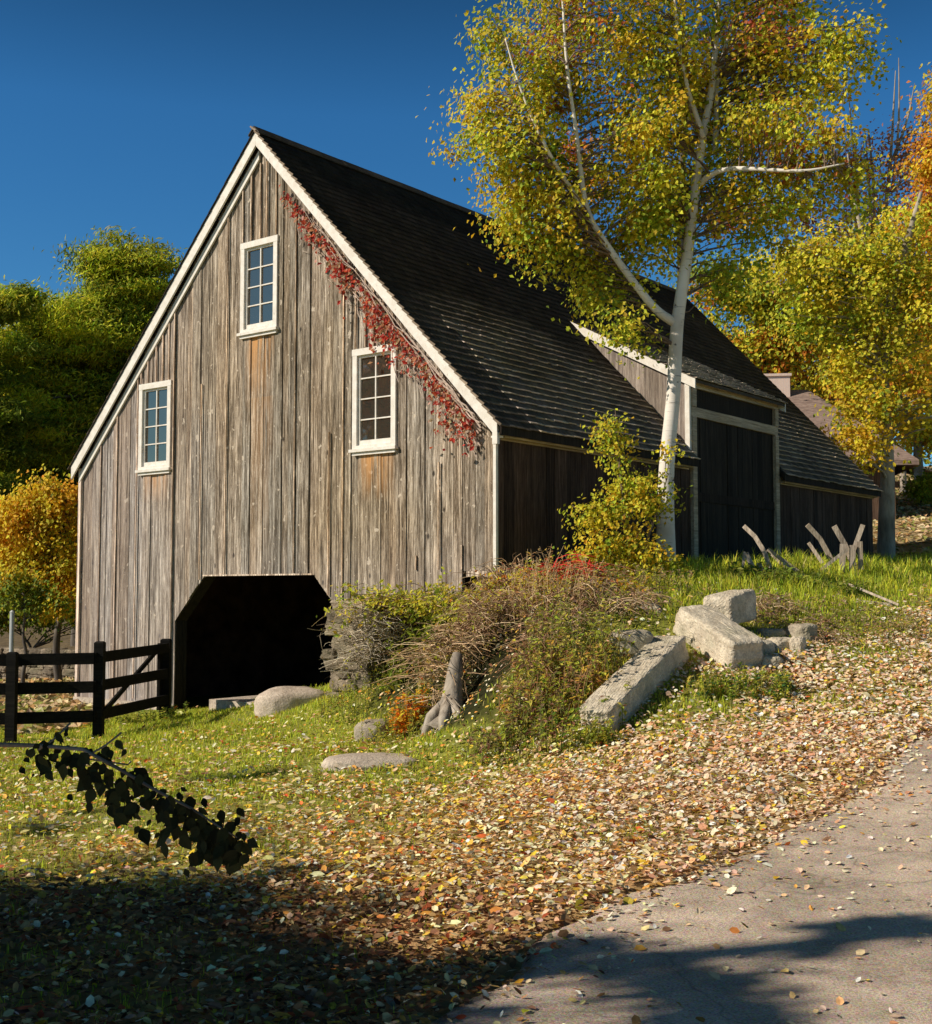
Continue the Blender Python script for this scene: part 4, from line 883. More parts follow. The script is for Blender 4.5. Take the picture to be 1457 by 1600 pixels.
simple_tree('orange_maple', 'bright orange maple cut by the right edge of the photo', 1500, 120, 850, 32, [(1468,170,0,.6,1,1.0,20,(3,3)),(1462,260,0,.7,1,1.0,24,(3,3)),(1462,350,0,1.0,1,1.1,44,(4,2)),(1435,480,0,.9,1,1.,26,(3,3)),(1462,470,0,1.0,1,1.0,36,(3,3)),(1450,580,0,1.0,1,.8,30,(3,3)),(1500,420,0,1.2,1.2,2.5,40,(3,2))], [ORG, GLD], 100, .12, .5, trad=.2, bf=.4)
simple_tree('olive_maple', 'dense olive green tree rising behind the far roof slope of the barn', 1200, 400, 720, 42, [(1180,470,0,2.0,1.5,1.0,44,(4,1,2)),(1270,520,0,2.2,1.6,1.0,50,(4,1,2)),(1130,540,0,1.6,1.4,.7,26,(2,3,2)),(1200,560,0,2.0,1.4,.7,36,(2,3,1)),(1320,600,0,2.0,1.4,1.0,34,(3,3,1)),(1110,440,0,1.4,1.3,.8,20,(1,0,5)),(1340,470,0,2,1.5,1,36,(4,1,1))], [YG, ORG, DKG], 100, .15, .7, trad=.2, bf=.3)
simple_tree('golden_maple', 'golden yellow tree standing behind the pale trunked maple', 1440, 500, 800, 44, [(1400,560,0,2,1.5,1.2,40,(3,3)),(1450,680,0,1.8,1.5,1.0,34,(2,4)),(1350,640,0,1.6,1.4,.8,26,(3,3)),(1470,540,0,1.8,1.5,1.5,30,(2,3))], [YG, GLD], 90, .16, .7, bk='barkpale', trad=.2, bf=.4)
simple_tree('green_bush', 'round green bush on the hillside at the right edge', 1448, 745, 795, 40, [(1448,765,0,.7,.6,.45,30,(4,1)),(1480,750,0,.8,.6,.6,24,(4,1))], [GRN, DKG], 90, .1, .35, trad=.06, bf=.2, cat='bush')
for i, (px, yb, pt, lb) in enumerate(((1412, 800, 560, 'slim grey trunk right of the pale maple trunk'), (1300, 700, 420, 'slender bare stem behind the house roof'), (1345, 740, 300, 'thin leaning grey stem behind the barn corner'))):
    simple_tree('young_tree', lb, px, pt, yb, 46+2*i, [(px-15, pt+60, 0, 1.2, 1, 1, 8, (3,2))], [YG, ORG], 60, .14, .6, bk='barkpale', trad=.13, bf=.9, group='thin trees at the wood edge')
# distant wood as one mass
geos = []
for k in range(360):
    ang = rng.uniform(-.62, .62); Yd = rng.uniform(75, 100); x = math.tan(ang)*Yd; h = rng.uniform(2, 9)*(1 if x > 8 else .75)
    n = 90; P = np.array([x, Yd, gz(x, Yd)+h])+rng.normal(0, 1, (n, 3))*np.array([2.4, 1.5, 1.4])
    geos.append(leaf_geo(P, rng.uniform(.35, .7, n), rng.normal(0, 1, (n, 3))+np.array([-.4,-.6,.4]), pal([DKG, YG, GLD, GRN][rng.choice(4, p=[.35,.3,.15,.2])], n), .8, .1))
V, F, C = join(geos); tag(raw_mesh('distant_wood', V, F, 3, MAT['leaf'], None, C), 'far wooded hillside in mixed green and gold', 'woods', kind='stuff')

# ------------------------------------------------------------------ neighbouring house and shed beyond the barn
hz = W(1255, 640, 37)
ho = empty('house', (hz[0], hz[1], gz(hz[0], hz[1])), R(-8), label='grey roofed house with a pale chimney partly hidden behind the barn roof', cat='house')
g0 = gz(hz[0], hz[1]); er = W(1330, 720, 37)[2]-g0; rr_ = W(1235, 588, 37)[2]-g0
m = MB(); m.box(-5, 2.6, 0, 7, -1, er, (.5,.4,.35)); m.poly([(2.6,0,er),(2.6,7,er),(2.6,3.5,rr_)], (.5,.4,.35)); m.build('wall', MAT['cheek'], ho)
m = MB(); m.hexa([(-5.3,-.4,er-.2),(3.2,-.4,er-.2),(.6,3.5,rr_),(-5.3,3.5,rr_),(-5.3,-.4,er-.05),(3.2,-.4,er-.05),(.6,3.5,rr_+.15),(-5.3,3.5,rr_+.15)], (1.9,1.7,1.55)); m.hexa([(-5.3,3.5,rr_),(.6,3.5,rr_),(3.2,7.4,er-.2),(-5.3,7.4,er-.2),(-5.3,3.5,rr_+.15),(.6,3.5,rr_+.15),(3.2,7.4,er-.05),(-5.3,7.4,er-.05)], (1.9,1.7,1.55))
m.hexa([(3.2,-.4,er-.2),(3.2,7.4,er-.2),(.61,3.5,rr_),(.6,3.5,rr_),(3.2,-.4,er-.06),(3.2,7.4,er-.06),(.61,3.5,rr_+.14),(.6,3.5,rr_+.14)], (1.7,1.5,1.4))
t = NT('grey_asphalt_shingles'); n = t.noise(t.mapping(t.coord(), (1,1,5)), 6, 4); MAT['hroof'] = t.done(t.bsdf(t.mix(1, t.ramp(n, [(.3,(.09,.07,.065)),(.7,(.19,.155,.14))]), t.attr(), 'MULTIPLY'), .9))
m.build('roof', MAT['hroof'], ho)
t = NT('pale_brick'); bk_ = t.n('ShaderNodeTexBrick', {'Vector': t.coord(), 'Scale': 6., 'Color1': (.85,.66,.56,1), 'Color2': (.78,.60,.52,1), 'Mortar': (.6,.55,.5,1)}); MAT['brick'] = t.done(t.bsdf(bk_.outputs[0], .9))
m = MB(); m.box(-.85, .0, 3.1, 3.9, rr_-.6, rr_+.55); m.box(-.9, .05, 3.05, 3.95, rr_+.55, rr_+.63); m.build('chimney', MAT['brick'], ho)
hz = W(1400, 760, 48); g0 = gz(hz[0], hz[1]); sh = empty('shed', (hz[0], hz[1], g0), R(-15), label='small dark roofed shed among the trees at the right', cat='shed')
zr = W(1390, 722, 48)[2]-g0; ze = W(1425, 752, 48)[2]-g0
m = MB(); m.box(-2.2, 2.2, 0, 2.5, -.5, ze, (.3,.25,.2)); m.build('wall', MAT['side'], sh)
m = MB(); m.hexa([(-2.6,-.3,ze-.1),(0,-.3,zr),(0,2.8,zr),(-2.6,2.8,ze-.1),(-2.6,-.3,ze),(0,-.3,zr+.1),(0,2.8,zr+.1),(-2.6,2.8,ze)]); m.hexa([(0,-.3,zr),(2.6,-.3,ze-.1),(2.6,2.8,ze-.1),(0,2.8,zr),(0,-.3,zr+.1),(2.6,-.3,ze),(2.6,2.8,ze),(0,2.8,zr+.1)]); m.build('roof', MAT['hroof'], sh)

# ------------------------------------------------------------------ creeper on the right rake
cv = empty('creeper_vine', B(-.05, .3, 1.9), 0, label='red leaved creeper climbing along the right rake of the gable', cat='vine')
off = np.array(B(-.05, .3, 1.9)); m = MB()
def RP(u, dn, x=-.17): return B(x, u, roofz(u)-dn)
for k in range(9):
    u = random.uniform(.1, .4); pts = []; dn = random.uniform(.1, .5)
    while u < random.uniform(3.2, 4.1):
        pts.append(RP(u, dn, -.07 if dn > .26 else -.18)-off); u += random.uniform(.12, .25); dn = min(max(dn+random.uniform(-.10, .10), .12), .75)
    if len(pts) > 2: m.tube(pts, list(np.linspace(.012, .004, len(pts))), 5, (.55,.42,.34))
for k in range(46):
    u = random.uniform(.3, 3.7); dn = random.uniform(.25, .6); pts = [RP(u, dn, -.08)-off]
    for j in range(4): u += random.uniform(-.10, .10); dn += random.uniform(.02, .12); pts.append(RP(u, dn, -.06)-off)
    m.tube(pts, .004, 4, (.75,.62,.52))
m.build('stem', MAT['drystem'], cv)
n = 2000; u = rng.beta(1.1, 1.25, n)*3.75+.25; clump = noise2(u, u*0, 3.2, 4); dn = .16+np.abs(rng.normal(0, .24, n))*(.25+clump*(.6+.25*(3.4-np.minimum(u, 3.4))))
k = rng.random(n) < -.1+1.3*clump; u = u[k]; dn = dn[k]; n = len(u)
P = np.array([B(-.10-random.random()*.08, a, EZ+SL*a-b_*1.35) for a, b_ in zip(u, dn)])
V, F, C = leaf_geo(P-off, rng.uniform(.04, .10, n), np.array([[-.5, -.7, .35]])+rng.normal(0, .5, (n, 3)), pal([(.62,.06,.04),(.72,.14,.06),(.40,.04,.03),(.80,.46,.36),(.60,.30,.15),(.62,.52,.30)], n, [5,4,3,3,3,2]), .7, .15)
raw_mesh('leaf', V, F, 3, MAT['leaf'], cv, C)
cv.children[-1].name = 'foliage'

# ------------------------------------------------------------------ brambles, weeds and dry stems
def bramble(name, label, pts_px, n, length, colr, leafp=None, nleaf=0, arch=.5, thick=.006, spread=.35, cat='bramble', lsize=.04, group=None, dirb=None):
    b0 = None; m = MB(); lv = []
    for k in range(n):
        px, py, Yd = pts_px[rng.integers(len(pts_px))]
        p = W(px+rng.normal(0, 14), py+rng.normal(0, 8), Yd+rng.normal(0, .15)); g = gz(p[0], p[1]); p[2] = max(p[2], g)
        if b0 is None: b0 = np.array([p[0], p[1], g])
        a = rng.uniform(0, 2*math.pi) if dirb is None else dirb+rng.normal(0, .8); L = length*rng.uniform(.5, 1.2); pts = [p-b0]; d = np.array([math.cos(a)*spread, math.sin(a)*spread, 1.*arch]); c = p.copy()
        for j in range(6):
            d = d+np.array([rng.normal(0, .34), rng.normal(0, .34), rng.normal(0, .12)-.30*arch-.05]); c = c+d/np.linalg.norm(d)*L/6; gg = gz(c[0], c[1]) if j % 2 else g
            if c[2] < gg-.1: break
            pts.append(c-b0); lv.append(c.copy())
        cc = np.array(colr[rng.integers(len(colr))])*rng.uniform(.7, 1.25)
        if len(pts) > 2: m.tube(pts, list(np.linspace(thick, thick*.35, len(pts))), 4, tuple(cc), cap=False)
    root = empty(name, b0, 0, label=label, cat=cat, group=group); m.build('stem', MAT['drystem'], root)
    if leafp:
        lv = np.array(lv); i = rng.integers(len(lv), size=nleaf); P = lv[i]+rng.normal(0, .05, (nleaf, 3))-b0
        V, F, C = leaf_geo(P, rng.uniform(.6, 1.3, nleaf)*lsize, rng.normal(0, .6, (nleaf, 3))+np.array([-.3,-.4,.6]), pal(leafp, nleaf, None, .2), .55, .15); raw_mesh('foliage', V, F, 3, MAT['leaf'], root, C)
    return root
DRY = [(.55,.36,.20),(.78,.58,.36),(.30,.18,.09),(.46,.34,.15),(.66,.44,.26)]
WG = [(.50,.56,.06),(.62,.62,.07),(.72,.60,.12),(.30,.36,.05)]
BRN = [(.30,.16,.09),(.40,.24,.14),(.24,.12,.07)]
bramble('dry_bramble', 'tangle of grey brown dry vine stems covering the stone stub beside the doorway', [(560,960,16.0),(545,1000,16.0),(575,1020,15.9),(590,950,16.2),(550,1040,16.0),(530,980,16.2)], 190, .36, [(.40,.32,.22),(.55,.46,.34),(.22,.16,.11)], None, 0, .15, .005, .8, group=None)
bramble('dry_vine', 'pale hanging dry vine clinging to the face of the stone stub', [(560,960,15.75),(575,990,15.75),(590,1010,15.8),(555,1030,15.75),(585,960,15.75),(600,985,15.9)], 260, .42, [(.60,.52,.40),(.42,.34,.24)], YG+DRY, 260, .08, .006, .5, cat='vine', lsize=.04)
bramble('dry_bramble', 'mop of dry reddish brown stems arching over the mound before the gable', [(800,940,14.4),(760,960,14.2),(830,960,14.2),(790,920,15.0),(740,985,14.0)], 620, .66, DRY+BRN, YG+BRN+WG, 900, .55, .005, .6, lsize=.05)
bramble('dry_bramble', 'dry vine stems hanging round the pale stump below the mound', [(700,1010,13.9),(690,1050,13.7),(720,1000,13.8),(660,1020,14.2),(705,1090,13.6)], 260, .6, DRY, ORG+YG, 100, .15, .006, .7)
bramble('dry_bramble', 'dry brown weed thicket between the mound and the granite blocks', [(900,940,14.2),(950,950,13.9),(1000,950,14.2),(880,990,13.5),(930,920,15.0),(860,1020,13.2)], 520, .55, DRY+BRN, [(.45,.33,.22),(.36,.22,.12),(.30,.28,.06)], 1500, .6, .005, .4, lsize=.045)
bramble('dry_bramble', 'low dry brown weeds among the grass right of the granite blocks', [(1230,960,15.0),(1270,985,14.5),(1200,945,15.2),(1290,1010,14.0),(1180,960,14.6)], 260, .4, DRY+BRN, [(.45,.33,.22),(.36,.30,.08)], 700, .5, .005, .5, lsize=.045)
bramble('dry_bramble', 'thin brown stems standing over the hollow right of the pale stump', [(840,1040,13.0),(880,1080,12.6),(860,1000,13.6)], 220, .55, BRN+DRY[:1]+[(.5,.3,.15)], [(.55,.40,.10),(.40,.22,.12),(.55,.30,.2)], 900, .5, .005, .4, lsize=.05)
bramble('red_stemmed_bramble', 'small clump of bright red arching stems at the barn corner', [(880,900,15.2),(850,895,15.3),(905,895,15.3)], 80, .7, [(.80,.05,.04),(.60,.07,.04),(.55,.22,.10)], [(.85,.07,.04),(.8,.2,.06)], 130, .45, .008, .8, dirb=.3, lsize=.06)
bramble('dry_grass_clump', 'tuft of tan grass stalks at the foot of the barn corner board', [(790,905,15.5),(770,915,15.3),(810,900,15.6)], 90, .5, DRY, None, 0, .9, .005, .3, cat='grass clump')
def weeds(name, label, area, n, hgt, lp, lsize=.06, nl=14, cat='weeds', group=None, stemc=(.20,.20,.06)):
    """upright leafy stems rooted on the ground; area = px ellipse (px,py,Y,rx,ry metres)"""
    px, py, Yd, rx, ry = area; c = W(px, py, Yd); b0 = np.array([c[0], c[1], gz(c[0], c[1])]); root = empty(name, b0, 0, label=label, cat=cat, group=group); m = MB(); P = []; N = []
    for k in range(n):
        a = rng.uniform(0, 2*math.pi); rr = math.sqrt(rng.random()); x = c[0]+rx*rr*math.cos(a); y = c[1]+ry*rr*math.sin(a); z = gz(x, y)
        h = hgt*rng.uniform(.5, 1.2); ln = rng.normal(0, .18, 2)*h; pts = []
        for j in range(5):
            t_ = j/4; pts.append(np.array([x+ln[0]*t_*t_, y+ln[1]*t_*t_, z+h*t_]))
        m.tube([p-b0 for p in pts], list(np.linspace(.005, .002, 5)), 4, stemc, cap=False)
        for j in range(nl):
            t_ = rng.uniform(.12, 1); p = pts[0]+(pts[-1]-pts[0])*t_; a2 = rng.uniform(0, 2*math.pi); P.append(p+np.array([math.cos(a2), math.sin(a2), .1])*lsize*.45); N.append([math.cos(a2)*-.3-.2, math.sin(a2)*-.3-.2, .9])
    P = np.array(P); N = np.array(N)+rng.normal(0, .3, (len(P), 3))
    m.build('stem', MAT['drystem'], root)
    V, F, C = leaf_geo(P-b0, rng.uniform(.6, 1.3, len(P))*lsize, N, pal(lp, len(P), None, .22), .42, .12); raw_mesh('foliage', V, F, 3, MAT['leaf'], root, C)
    return root
weeds('weed_clump', 'olive leafy weeds filling the hollow right of the pale stump', (850,1110,12.2,.45,.5), 60, .42, WG+BRN, .07)
weeds('weed_clump', 'green weeds along the foot of the mound left of the long granite beam', (850,1170,11.6,.75,.45), 90, .32, WG+[(.14,.24,.03)]+BRN, .065)
weeds('weed_clump', 'tall yellow green goldenrod stems standing left of the granite beam', (905,1060,12.6,.5,.5), 75, .7, WG+[(.62,.48,.08),(.30,.18,.08)], .07)
weeds('weed_clump', 'bright yellow green plants at the foot of the pale stump', (640,1120,14.0,.6,.7), 80, .26, WG+[(.40,.38,.05)], .05)
weeds('weed_clump', 'yellow green weeds covering the grass slope right of the doorway boulder', (560,1080,15.6,.5,.7), 80, .22, WG+[(.40,.38,.05)], .045)
weeds('weed_clump', 'weeds growing in front of the end of the granite beam', (915,1160,11.2,.25,.12), 26, .24, WG, .06)
weeds('weed_clump', 'green weeds below the leaning granite slab', (1165,1070,12.2,.55,.3), 90, .2, WG+[(.08,.20,.05)], .06)
weeds('weed_clump', 'loose green and tan weeds on the terrace edge above the dry thicket', (950,920,15.4,1.0,.5), 130, .25, WG+DRY, .05)
weeds('weed_clump', 'yellow leaved undergrowth around the foot of the sapling', (1000,910,16.3,.7,.4), 100, .35, YG+GLD, .07)
weeds('weed_clump', 'long green plants in front of the weathered timbers', (1240,912,16.6,1.0,.4), 110, .2, [(.22,.30,.04),(.30,.34,.05)], .09, 8)
weeds('weed_clump', 'brown and green weeds across the slope above the leaf covered shoulder', (1330,985,14.6,1.0,1.0), 160, .18, WG+DRY, .05)
weeds('leafy_vine', 'bright green leafy vine hanging over the stone stub in front of the gable', (655,950,15.3,.42,.25), 44, .6, [(.26,.33,.03),(.34,.38,.04)], .10, 12, cat='vine')
weeds('leafy_vine', 'small green sprig growing up against the gable boards', (650,905,16.3,.3,.1), 8, .42, [(.26,.33,.03),(.34,.38,.04)], .08, 12, cat='vine')
weeds('orange_shrub', 'small shrub with glowing orange and red leaves left of the pale stump', (640,1085,13.9,.2,.16), 26, .42, [(.95,.42,.03),(.95,.22,.02),(.97,.60,.05)], .085, 16, cat='shrub')
weeds('weed_clump', 'dark green weeds along the barn wall beside the gate', (235,1120,18.4,.9,.2), 60, .2, DKG+WG, .06)

weeds('dry_weed_clump', 'tall dry tan stalks with yellow leaves standing on the mound crest', (830,960,14.3,.9,.6), 110, .5, [(.85,.62,.30),(.80,.52,.12),(.50,.28,.12),(.70,.62,.10)], .06, 10, stemc=(.55,.38,.2))
weeds('dry_weed_clump', 'orange brown weeds on the bank face left of the granite beam', (870,1110,12.2,.6,.4), 60, .45, [(.90,.55,.08),(.62,.30,.10),(.80,.70,.10)], .065, 10, stemc=(.4,.22,.1))
weeds('dry_weed_clump', 'golden weeds along the foundation between the stone stub and the mound', (715,960,15.0,.5,.4), 60, .4, [(.90,.62,.12),(.70,.66,.08),(.62,.34,.14)], .06, 10, stemc=(.5,.34,.18))
bramble('green_bramble', 'trailing green and yellow leaved vines draped over the stones of the stub', [(600,935,15.9),(640,940,15.8),(570,940,15.8),(680,930,15.6),(700,960,15.2)], 110, .7, BRN+DRY, YG+WG, 1500, .25, .005, .9, cat='bramble', lsize=.07)
bramble('leafy_bramble', 'ragged golden leaved brambles along the top right of the mound', [(860,930,14.6),(920,925,15.0),(980,930,15.0),(780,925,14.8)], 130, .6, BRN+DRY, GLD+YG+[(.8,.3,.05)], 1300, .6, .005, .7, cat='bramble', lsize=.06)
# weathered timbers
tl = empty('timber_pile', W(1190, 890, 19), 0, label='heap of silvered broken timbers and curved boards on the terrace', cat='timber pile')
to = np.array(tl.location)
def timber(pts, w, name='timber'):
    m = MB()
    for (p, q_) in zip(pts[:-1], pts[1:]):
        a = W(p[0], p[1], p[2]-1.3)-to; b_ = W(q_[0], q_[1], q_[2]-1.3)-to; w_ = w*.72; m.bar(a, b_, w_, w_*.55, up=(.3,1,.1))
    m.build(name, MAT['silver'], tl)
timber([(1210,905,18.6),(1195,862,18.7),(1180,838,18.8),(1163,822,18.9)], .085)
timber([(1186,905,18.5),(1166,864,18.5)], .09); timber([(1160,900,18.5),(1164,862,18.5)], .05); timber([(1196,900,18.4),(1186,880,18.5)], .08); timber([(1178,903,18.3),(1172,880,18.4)], .07)
timber([(1255,898,18.8),(1200,858,18.9)], .07); timber([(1240,900,18.9),(1206,866,19.0)], .05); timber([(1268,905,18.5),(1225,880,18.7)], .04)
timber([(1330,938,17.5),(1395,945,17.2)], .05); timber([(1320,910,18),(1405,945,17)], .04)
bl = empty('timber_pile', W(1320, 890, 19.5), 0, label='broken fence pickets sticking up in a fan near the barn back corner', cat='timber pile'); to = np.array(bl.location); tl = bl
timber([(1300,875,19.5),(1282,842,19.5),(1262,820,19.5)], .10, 'picket'); timber([(1336,885,19.4),(1320,850,19.4),(1304,822,19.4)], .11, 'picket'); timber([(1328,875,19.3),(1338,850,19.3),(1349,820,19.3)], .09, 'picket')
timber([(1316,895,19.2),(1318,850,19.2)], .12, 'picket'); timber([(1332,895,19.2),(1333,852,19.2)], .12, 'picket'); timber([(1346,890,19.2),(1344,846,19.2)], .10, 'picket'); timber([(1280,893,19.1),(1325,858,19.1)], .06, 'picket'); timber([(1258,905,18.9),(1300,888,19.1)], .06, 'picket'); timber([(1286,880,19.3),(1264,848,19.4)], .07, 'picket')

# ------------------------------------------------------------------ the shading tree on the left with the dark branch reaching in
tr = empty('shade_tree', (-9.0, 2.2, gz(-9.0, 2.2)), 0, label='dark leafy branch of a shade tree hanging in from the left edge', cat='tree')
off = np.array(tr.location); m = MB()
m.tube([p-off for p in [np.array([-9.0,2.2,off[2]-.1]), np.array([-8.9,2.3,1.5]), np.array([-8.8,2.4,3.5]), np.array([-8.9,2.6,6]), np.array([-8.8,2.6,8])]], [.28,.22,.18,.12,.05], 12)
m.build('trunk', MAT['bark'], tr, True)
BR0 = [W(-700,1000,4.6), W(-300,1090,3.6), W(-120,1140,3.2), W(0,1164,3.0), W(60,1172,2.95), W(130,1185,2.9), W(190,1225,2.85), W(240,1262,2.82), W(300,1300,2.8), W(345,1330,2.8), W(370,1345,2.8)]
BR = BR0[:3]+[b+np.array([0, 0, .05*min(1, k/5)]) for k, b in enumerate(BR0[3:])]; st2 = [W(60,1172,2.95), W(85,1155,2.95), W(110,1130,2.95)]; st3 = [W(130,1185,2.9), W(165,1165,2.9), W(190,1145,2.9)]
m = MB(); m.tube([p-off for p in [np.array([-8.8,2.4,3.0]), np.array([-6,3.3,3.0])]+BR], [.09,.06,.02,.012,.008,.006,.005,.0045,.004,.0035,.003,.002,.0015], 7)
m.tube([p-off for p in st2], .0025, 5); m.tube([p-off for p in st3], .0025, 5); m.tube([p-off for p in [W(130,1185,2.9), W(200,1195,2.9), W(205,1190,2.9)]], .002, 5); brn = m.build('branch', MAT['bark'], tr, True)
# individually shaped hanging leaves: (px, py, length px, hang angle deg)
def big_leaf(mb, p, ax, nx, L, wd, col=(1,1,1)):
    ax = ax/np.linalg.norm(ax); nx = nx-ax*np.dot(nx, ax); nx /= np.linalg.norm(nx); nz = np.cross(ax, nx)
    prof = [(0, 0), (.10, .22), (.30, .44), (.50, .40), (.72, .22), (.88, .07), (1, 0)]
    for sgn in (-1, 1):
        for (a, wa), (b2, wb) in zip(prof[:-1], prof[1:]):
            k = .22
            q_ = [p+ax*L*a-nz*0, p+ax*L*b2, p+ax*L*b2+nx*sgn*wd*wb+nz*wd*wb*k, p+ax*L*a+nx*sgn*wd*wa+nz*wd*wa*k]
            mb.poly(q_ if sgn > 0 else q_[::-1], col)
m = MB(); r = random.Random(11)
spots = []
for k in range(270):
    t_ = r.random()**.85; i = min(int(4+t_*6), 9); f_ = r.random(); p = BR[i]*(1-f_)+BR[i+1]*f_; w_ = .045*math.sin(math.pi*min(1, max(0, (i-3.3)/7)))+.01; spots.append((p+np.array([r.uniform(-w_, w_), r.uniform(-.08, .08), r.uniform(-w_*1.2, w_*.35)]), 1))
for k in range(5): spots.append((st2[1]*(1-k/5)+st2[2]*k/5, .7)); spots.append((st3[0]*(1-k/5)+st3[2]*k/5, .8))
for (px, py) in ((60,1195),(40,1190),(55,1178),(150,1160),(110,1150),(200,1160),(90,1185),(25,1180)): spots.append((W(px, py, 2.95), .6))
for p, sc_ in spots:
    a = r.uniform(-1.1, 1.1); dr = np.array([math.sin(a)*.8, r.uniform(-.4, .4), -math.cos(a)*1.0]); q_ = p+np.array([r.uniform(-.02,.02), r.uniform(-.05,.05), r.uniform(-.03, .012)])
    L = r.uniform(.018, .044)*sc_; v = r.uniform(.6, 2.2); big_leaf(m, q_-off, dr, np.array([math.cos(a), r.uniform(-.8,.8), math.sin(a)]), L, L*.75, (.018*v,.022*v,.008*v))  # near-black leaf colour paints in the shade the branch hangs in
m.build('foliage', MAT['darkleaf'], brn)
# crown clusters placed up-sun of the ground they shade (all beyond the left of the frame)
targets = []
def sh_t(px, py, h, rad, n): 
    # ground point seen at px,py
    lo, hi = 2., 30.
    for _ in range(40):
        mid = (lo+hi)/2; p = W(px, py, mid)
        if p[2] > gz(p[0], p[1]): lo = mid
        else: hi = mid
    g = W(px, py, lo); c = g+SUN/SUN[2]*h; targets.append((c, rad, n))
for px in range(-260, 420, 50):
    for py in (1395, 1440, 1500, 1570, 1640, 1720):
        if px > 300 and py < 1450: continue
        sh_t(px+rng.normal(0, 12), py+rng.normal(0, 8)+(20 if py < 1400 else 0), rng.uniform(4.2, 6.4), .34, 170)
for k in range(3, len(BR)):
    for hh in (2.2, 3.0): targets.append((BR[k]+SUN/SUN[2]*(hh+rng.uniform(0, .4)), .16, 130))
for (px, py, rad, n) in ((430,1500,.28,70),(470,1560,.28,80),(520,1600,.25,60),(560,1540,.2,30),(420,1420,.2,40),(640,1555,.2,80),(720,1530,.18,70),(800,1510,.14,50),(870,1495,.12,40),(990,1500,.14,70),(1050,1520,.18,90),(1110,1550,.18,100),(1150,1590,.2,110),(940,1475,.1,35),(1330,1455,.12,50),(1400,1450,.14,70),(1450,1455,.12,50),(1270,1490,.1,35),(650,1600,.18,60),(560,1620,.25,80),(400,1212,.2,70),(330,1222,.15,40),(480,1370,.12,40),(600,1420,.12,25),(80,1370,.12,30),(200,1350,.15,40),(1100,1620,.2,110),(60,1300,.14,30),(130,1270,.1,25)):
    sh_t(px, py, 4.6+rng.uniform(0, 2.)+.0008*px, rad, n)
geos = []; m = MB()
for c, rad, n in targets:
    P = c+rng.normal(0, .55, (n, 3))*rad; geos.append(leaf_geo(P, rng.uniform(.07, .13, n), rng.normal(0, .5, (n, 3))+SUN*1.4, pal(GRN+GLD, n), .8, .08))
    a = np.array([-8.85, 2.5, min(max(c[2]-1.2, 2.5), 7.5)]); m.tube([p-off for p in curve(a, c, .05, 4)], list(np.linspace(.02, .004, 5)), 4, cap=False)
V, F, C = join(geos); raw_mesh('crown', V-off, F, 3, MAT['leaf'], tr, C); m.build('limb', MAT['bark'], tr, True)
# orange maple across the lawn far to the left; it shows in the lower right window as a reflection
tp = (-30., 11.5)
make_tree('reflected_maple', 'orange maple far left of the barn, reflected in its lower right window', 'tree', [([np.array([tp[0], tp[1], gz(*tp)]), np.array([tp[0]+.2, tp[1], 4.]), np.array([tp[0], tp[1]+.2, 9.])], [.3,.22,.08])],
          [((tp[0], tp[1], 8.3), (4.2, 4.6, 4.4), 230, (3,3,2))], 70, .26, .9, [[(.98,.55,.28),(.98,.68,.42)], [(.98,.6,.3)], GLD], br=.05, branch_frac=.3)

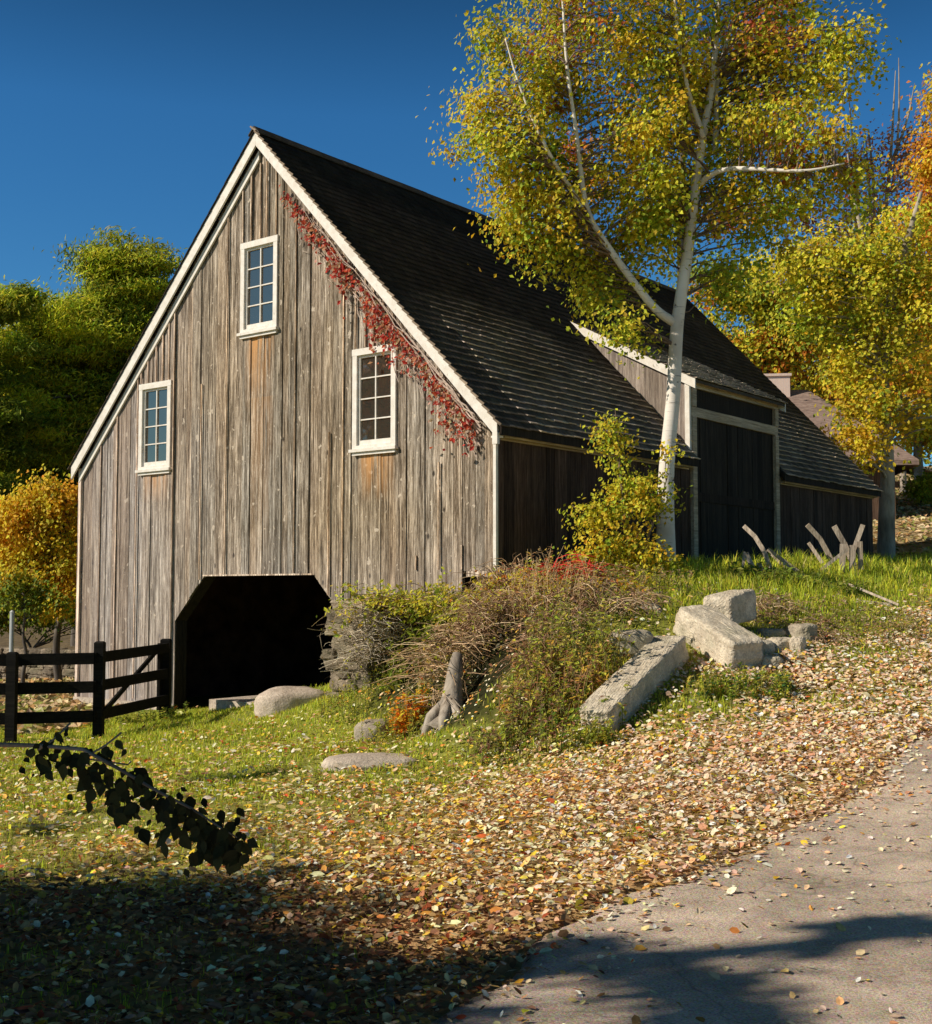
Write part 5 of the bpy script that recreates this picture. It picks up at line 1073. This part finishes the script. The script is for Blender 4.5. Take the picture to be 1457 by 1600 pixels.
# ------------------------------------------------------------------ light, sky, camera
sun = bpy.data.lights.new('sun', 'SUN'); sun.energy = 5.0; sun.angle = R(.55); sun.color = (1, .905, .76)
so = bpy.data.objects.new('sun', sun); COL.objects.link(so)
from mathutils import Vector
so.rotation_euler = Vector(SUN).to_track_quat('Z', 'Y').to_euler(); so.location = (0, 0, 30)
w = bpy.data.worlds.new('World'); SC.world = w; w.use_nodes = True; nt = w.node_tree; nt.nodes.clear()
sky = nt.nodes.new('ShaderNodeTexSky'); sky.sky_type = 'NISHITA'; sky.sun_disc = False
sky.sun_elevation = math.asin(SUN[2]); sky.sun_rotation = math.atan2(SUN[0], SUN[1]); sky.altitude = 600; sky.air_density = 1.0; sky.dust_density = .2; sky.ozone_density = 3.0
hs = nt.nodes.new('ShaderNodeHueSaturation'); hs.inputs['Saturation'].default_value = 1.25; hs.inputs['Hue'].default_value = .5
ml = nt.nodes.new('ShaderNodeMix'); ml.data_type = 'RGBA'; ml.blend_type = 'MULTIPLY'; ml.inputs[0].default_value = 1; ml.inputs[7].default_value = (.50, .82, .92, 1)
tc = nt.nodes.new('ShaderNodeTexCoord'); sp = nt.nodes.new('ShaderNodeSeparateXYZ'); nt.links.new(tc.outputs['Generated'], sp.inputs[0])
rp = nt.nodes.new('ShaderNodeValToRGB'); rp.color_ramp.elements[0].position = .36; rp.color_ramp.elements[0].color = (1,1,1,1); rp.color_ramp.elements[1].position = .58; rp.color_ramp.elements[1].color = (.10,.06,.035,1)
nt.links.new(sp.outputs[2], rp.inputs[0]); m3 = nt.nodes.new('ShaderNodeMix'); m3.data_type = 'RGBA'; m3.blend_type = 'MULTIPLY'; m3.inputs[0].default_value = 1; nt.links.new(ml.outputs[2], m3.inputs[6]); nt.links.new(rp.outputs[0], m3.inputs[7])
bg = nt.nodes.new('ShaderNodeBackground'); bg.inputs[1].default_value = .112; wo = nt.nodes.new('ShaderNodeOutputWorld')
nt.links.new(sky.outputs[0], hs.inputs['Color']); nt.links.new(hs.outputs[0], ml.inputs[6]); nt.links.new(m3.outputs[2], bg.inputs[0]); nt.links.new(bg.outputs[0], wo.inputs[0])
cam = bpy.data.cameras.new('camera'); co_ = bpy.data.objects.new('camera', cam); COL.objects.link(co_); SC.camera = co_
co_.location = (0, 0, EYE); co_.rotation_euler = (math.pi/2+TILT, 0, 0); cam.sensor_fit = 'HORIZONTAL'; cam.sensor_width = 36; cam.lens = 36*FPX/1457; cam.clip_start = .05; cam.clip_end = 3000
SC.view_settings.view_transform = 'Standard'; SC.view_settings.look = 'None'; SC.view_settings.exposure = 0
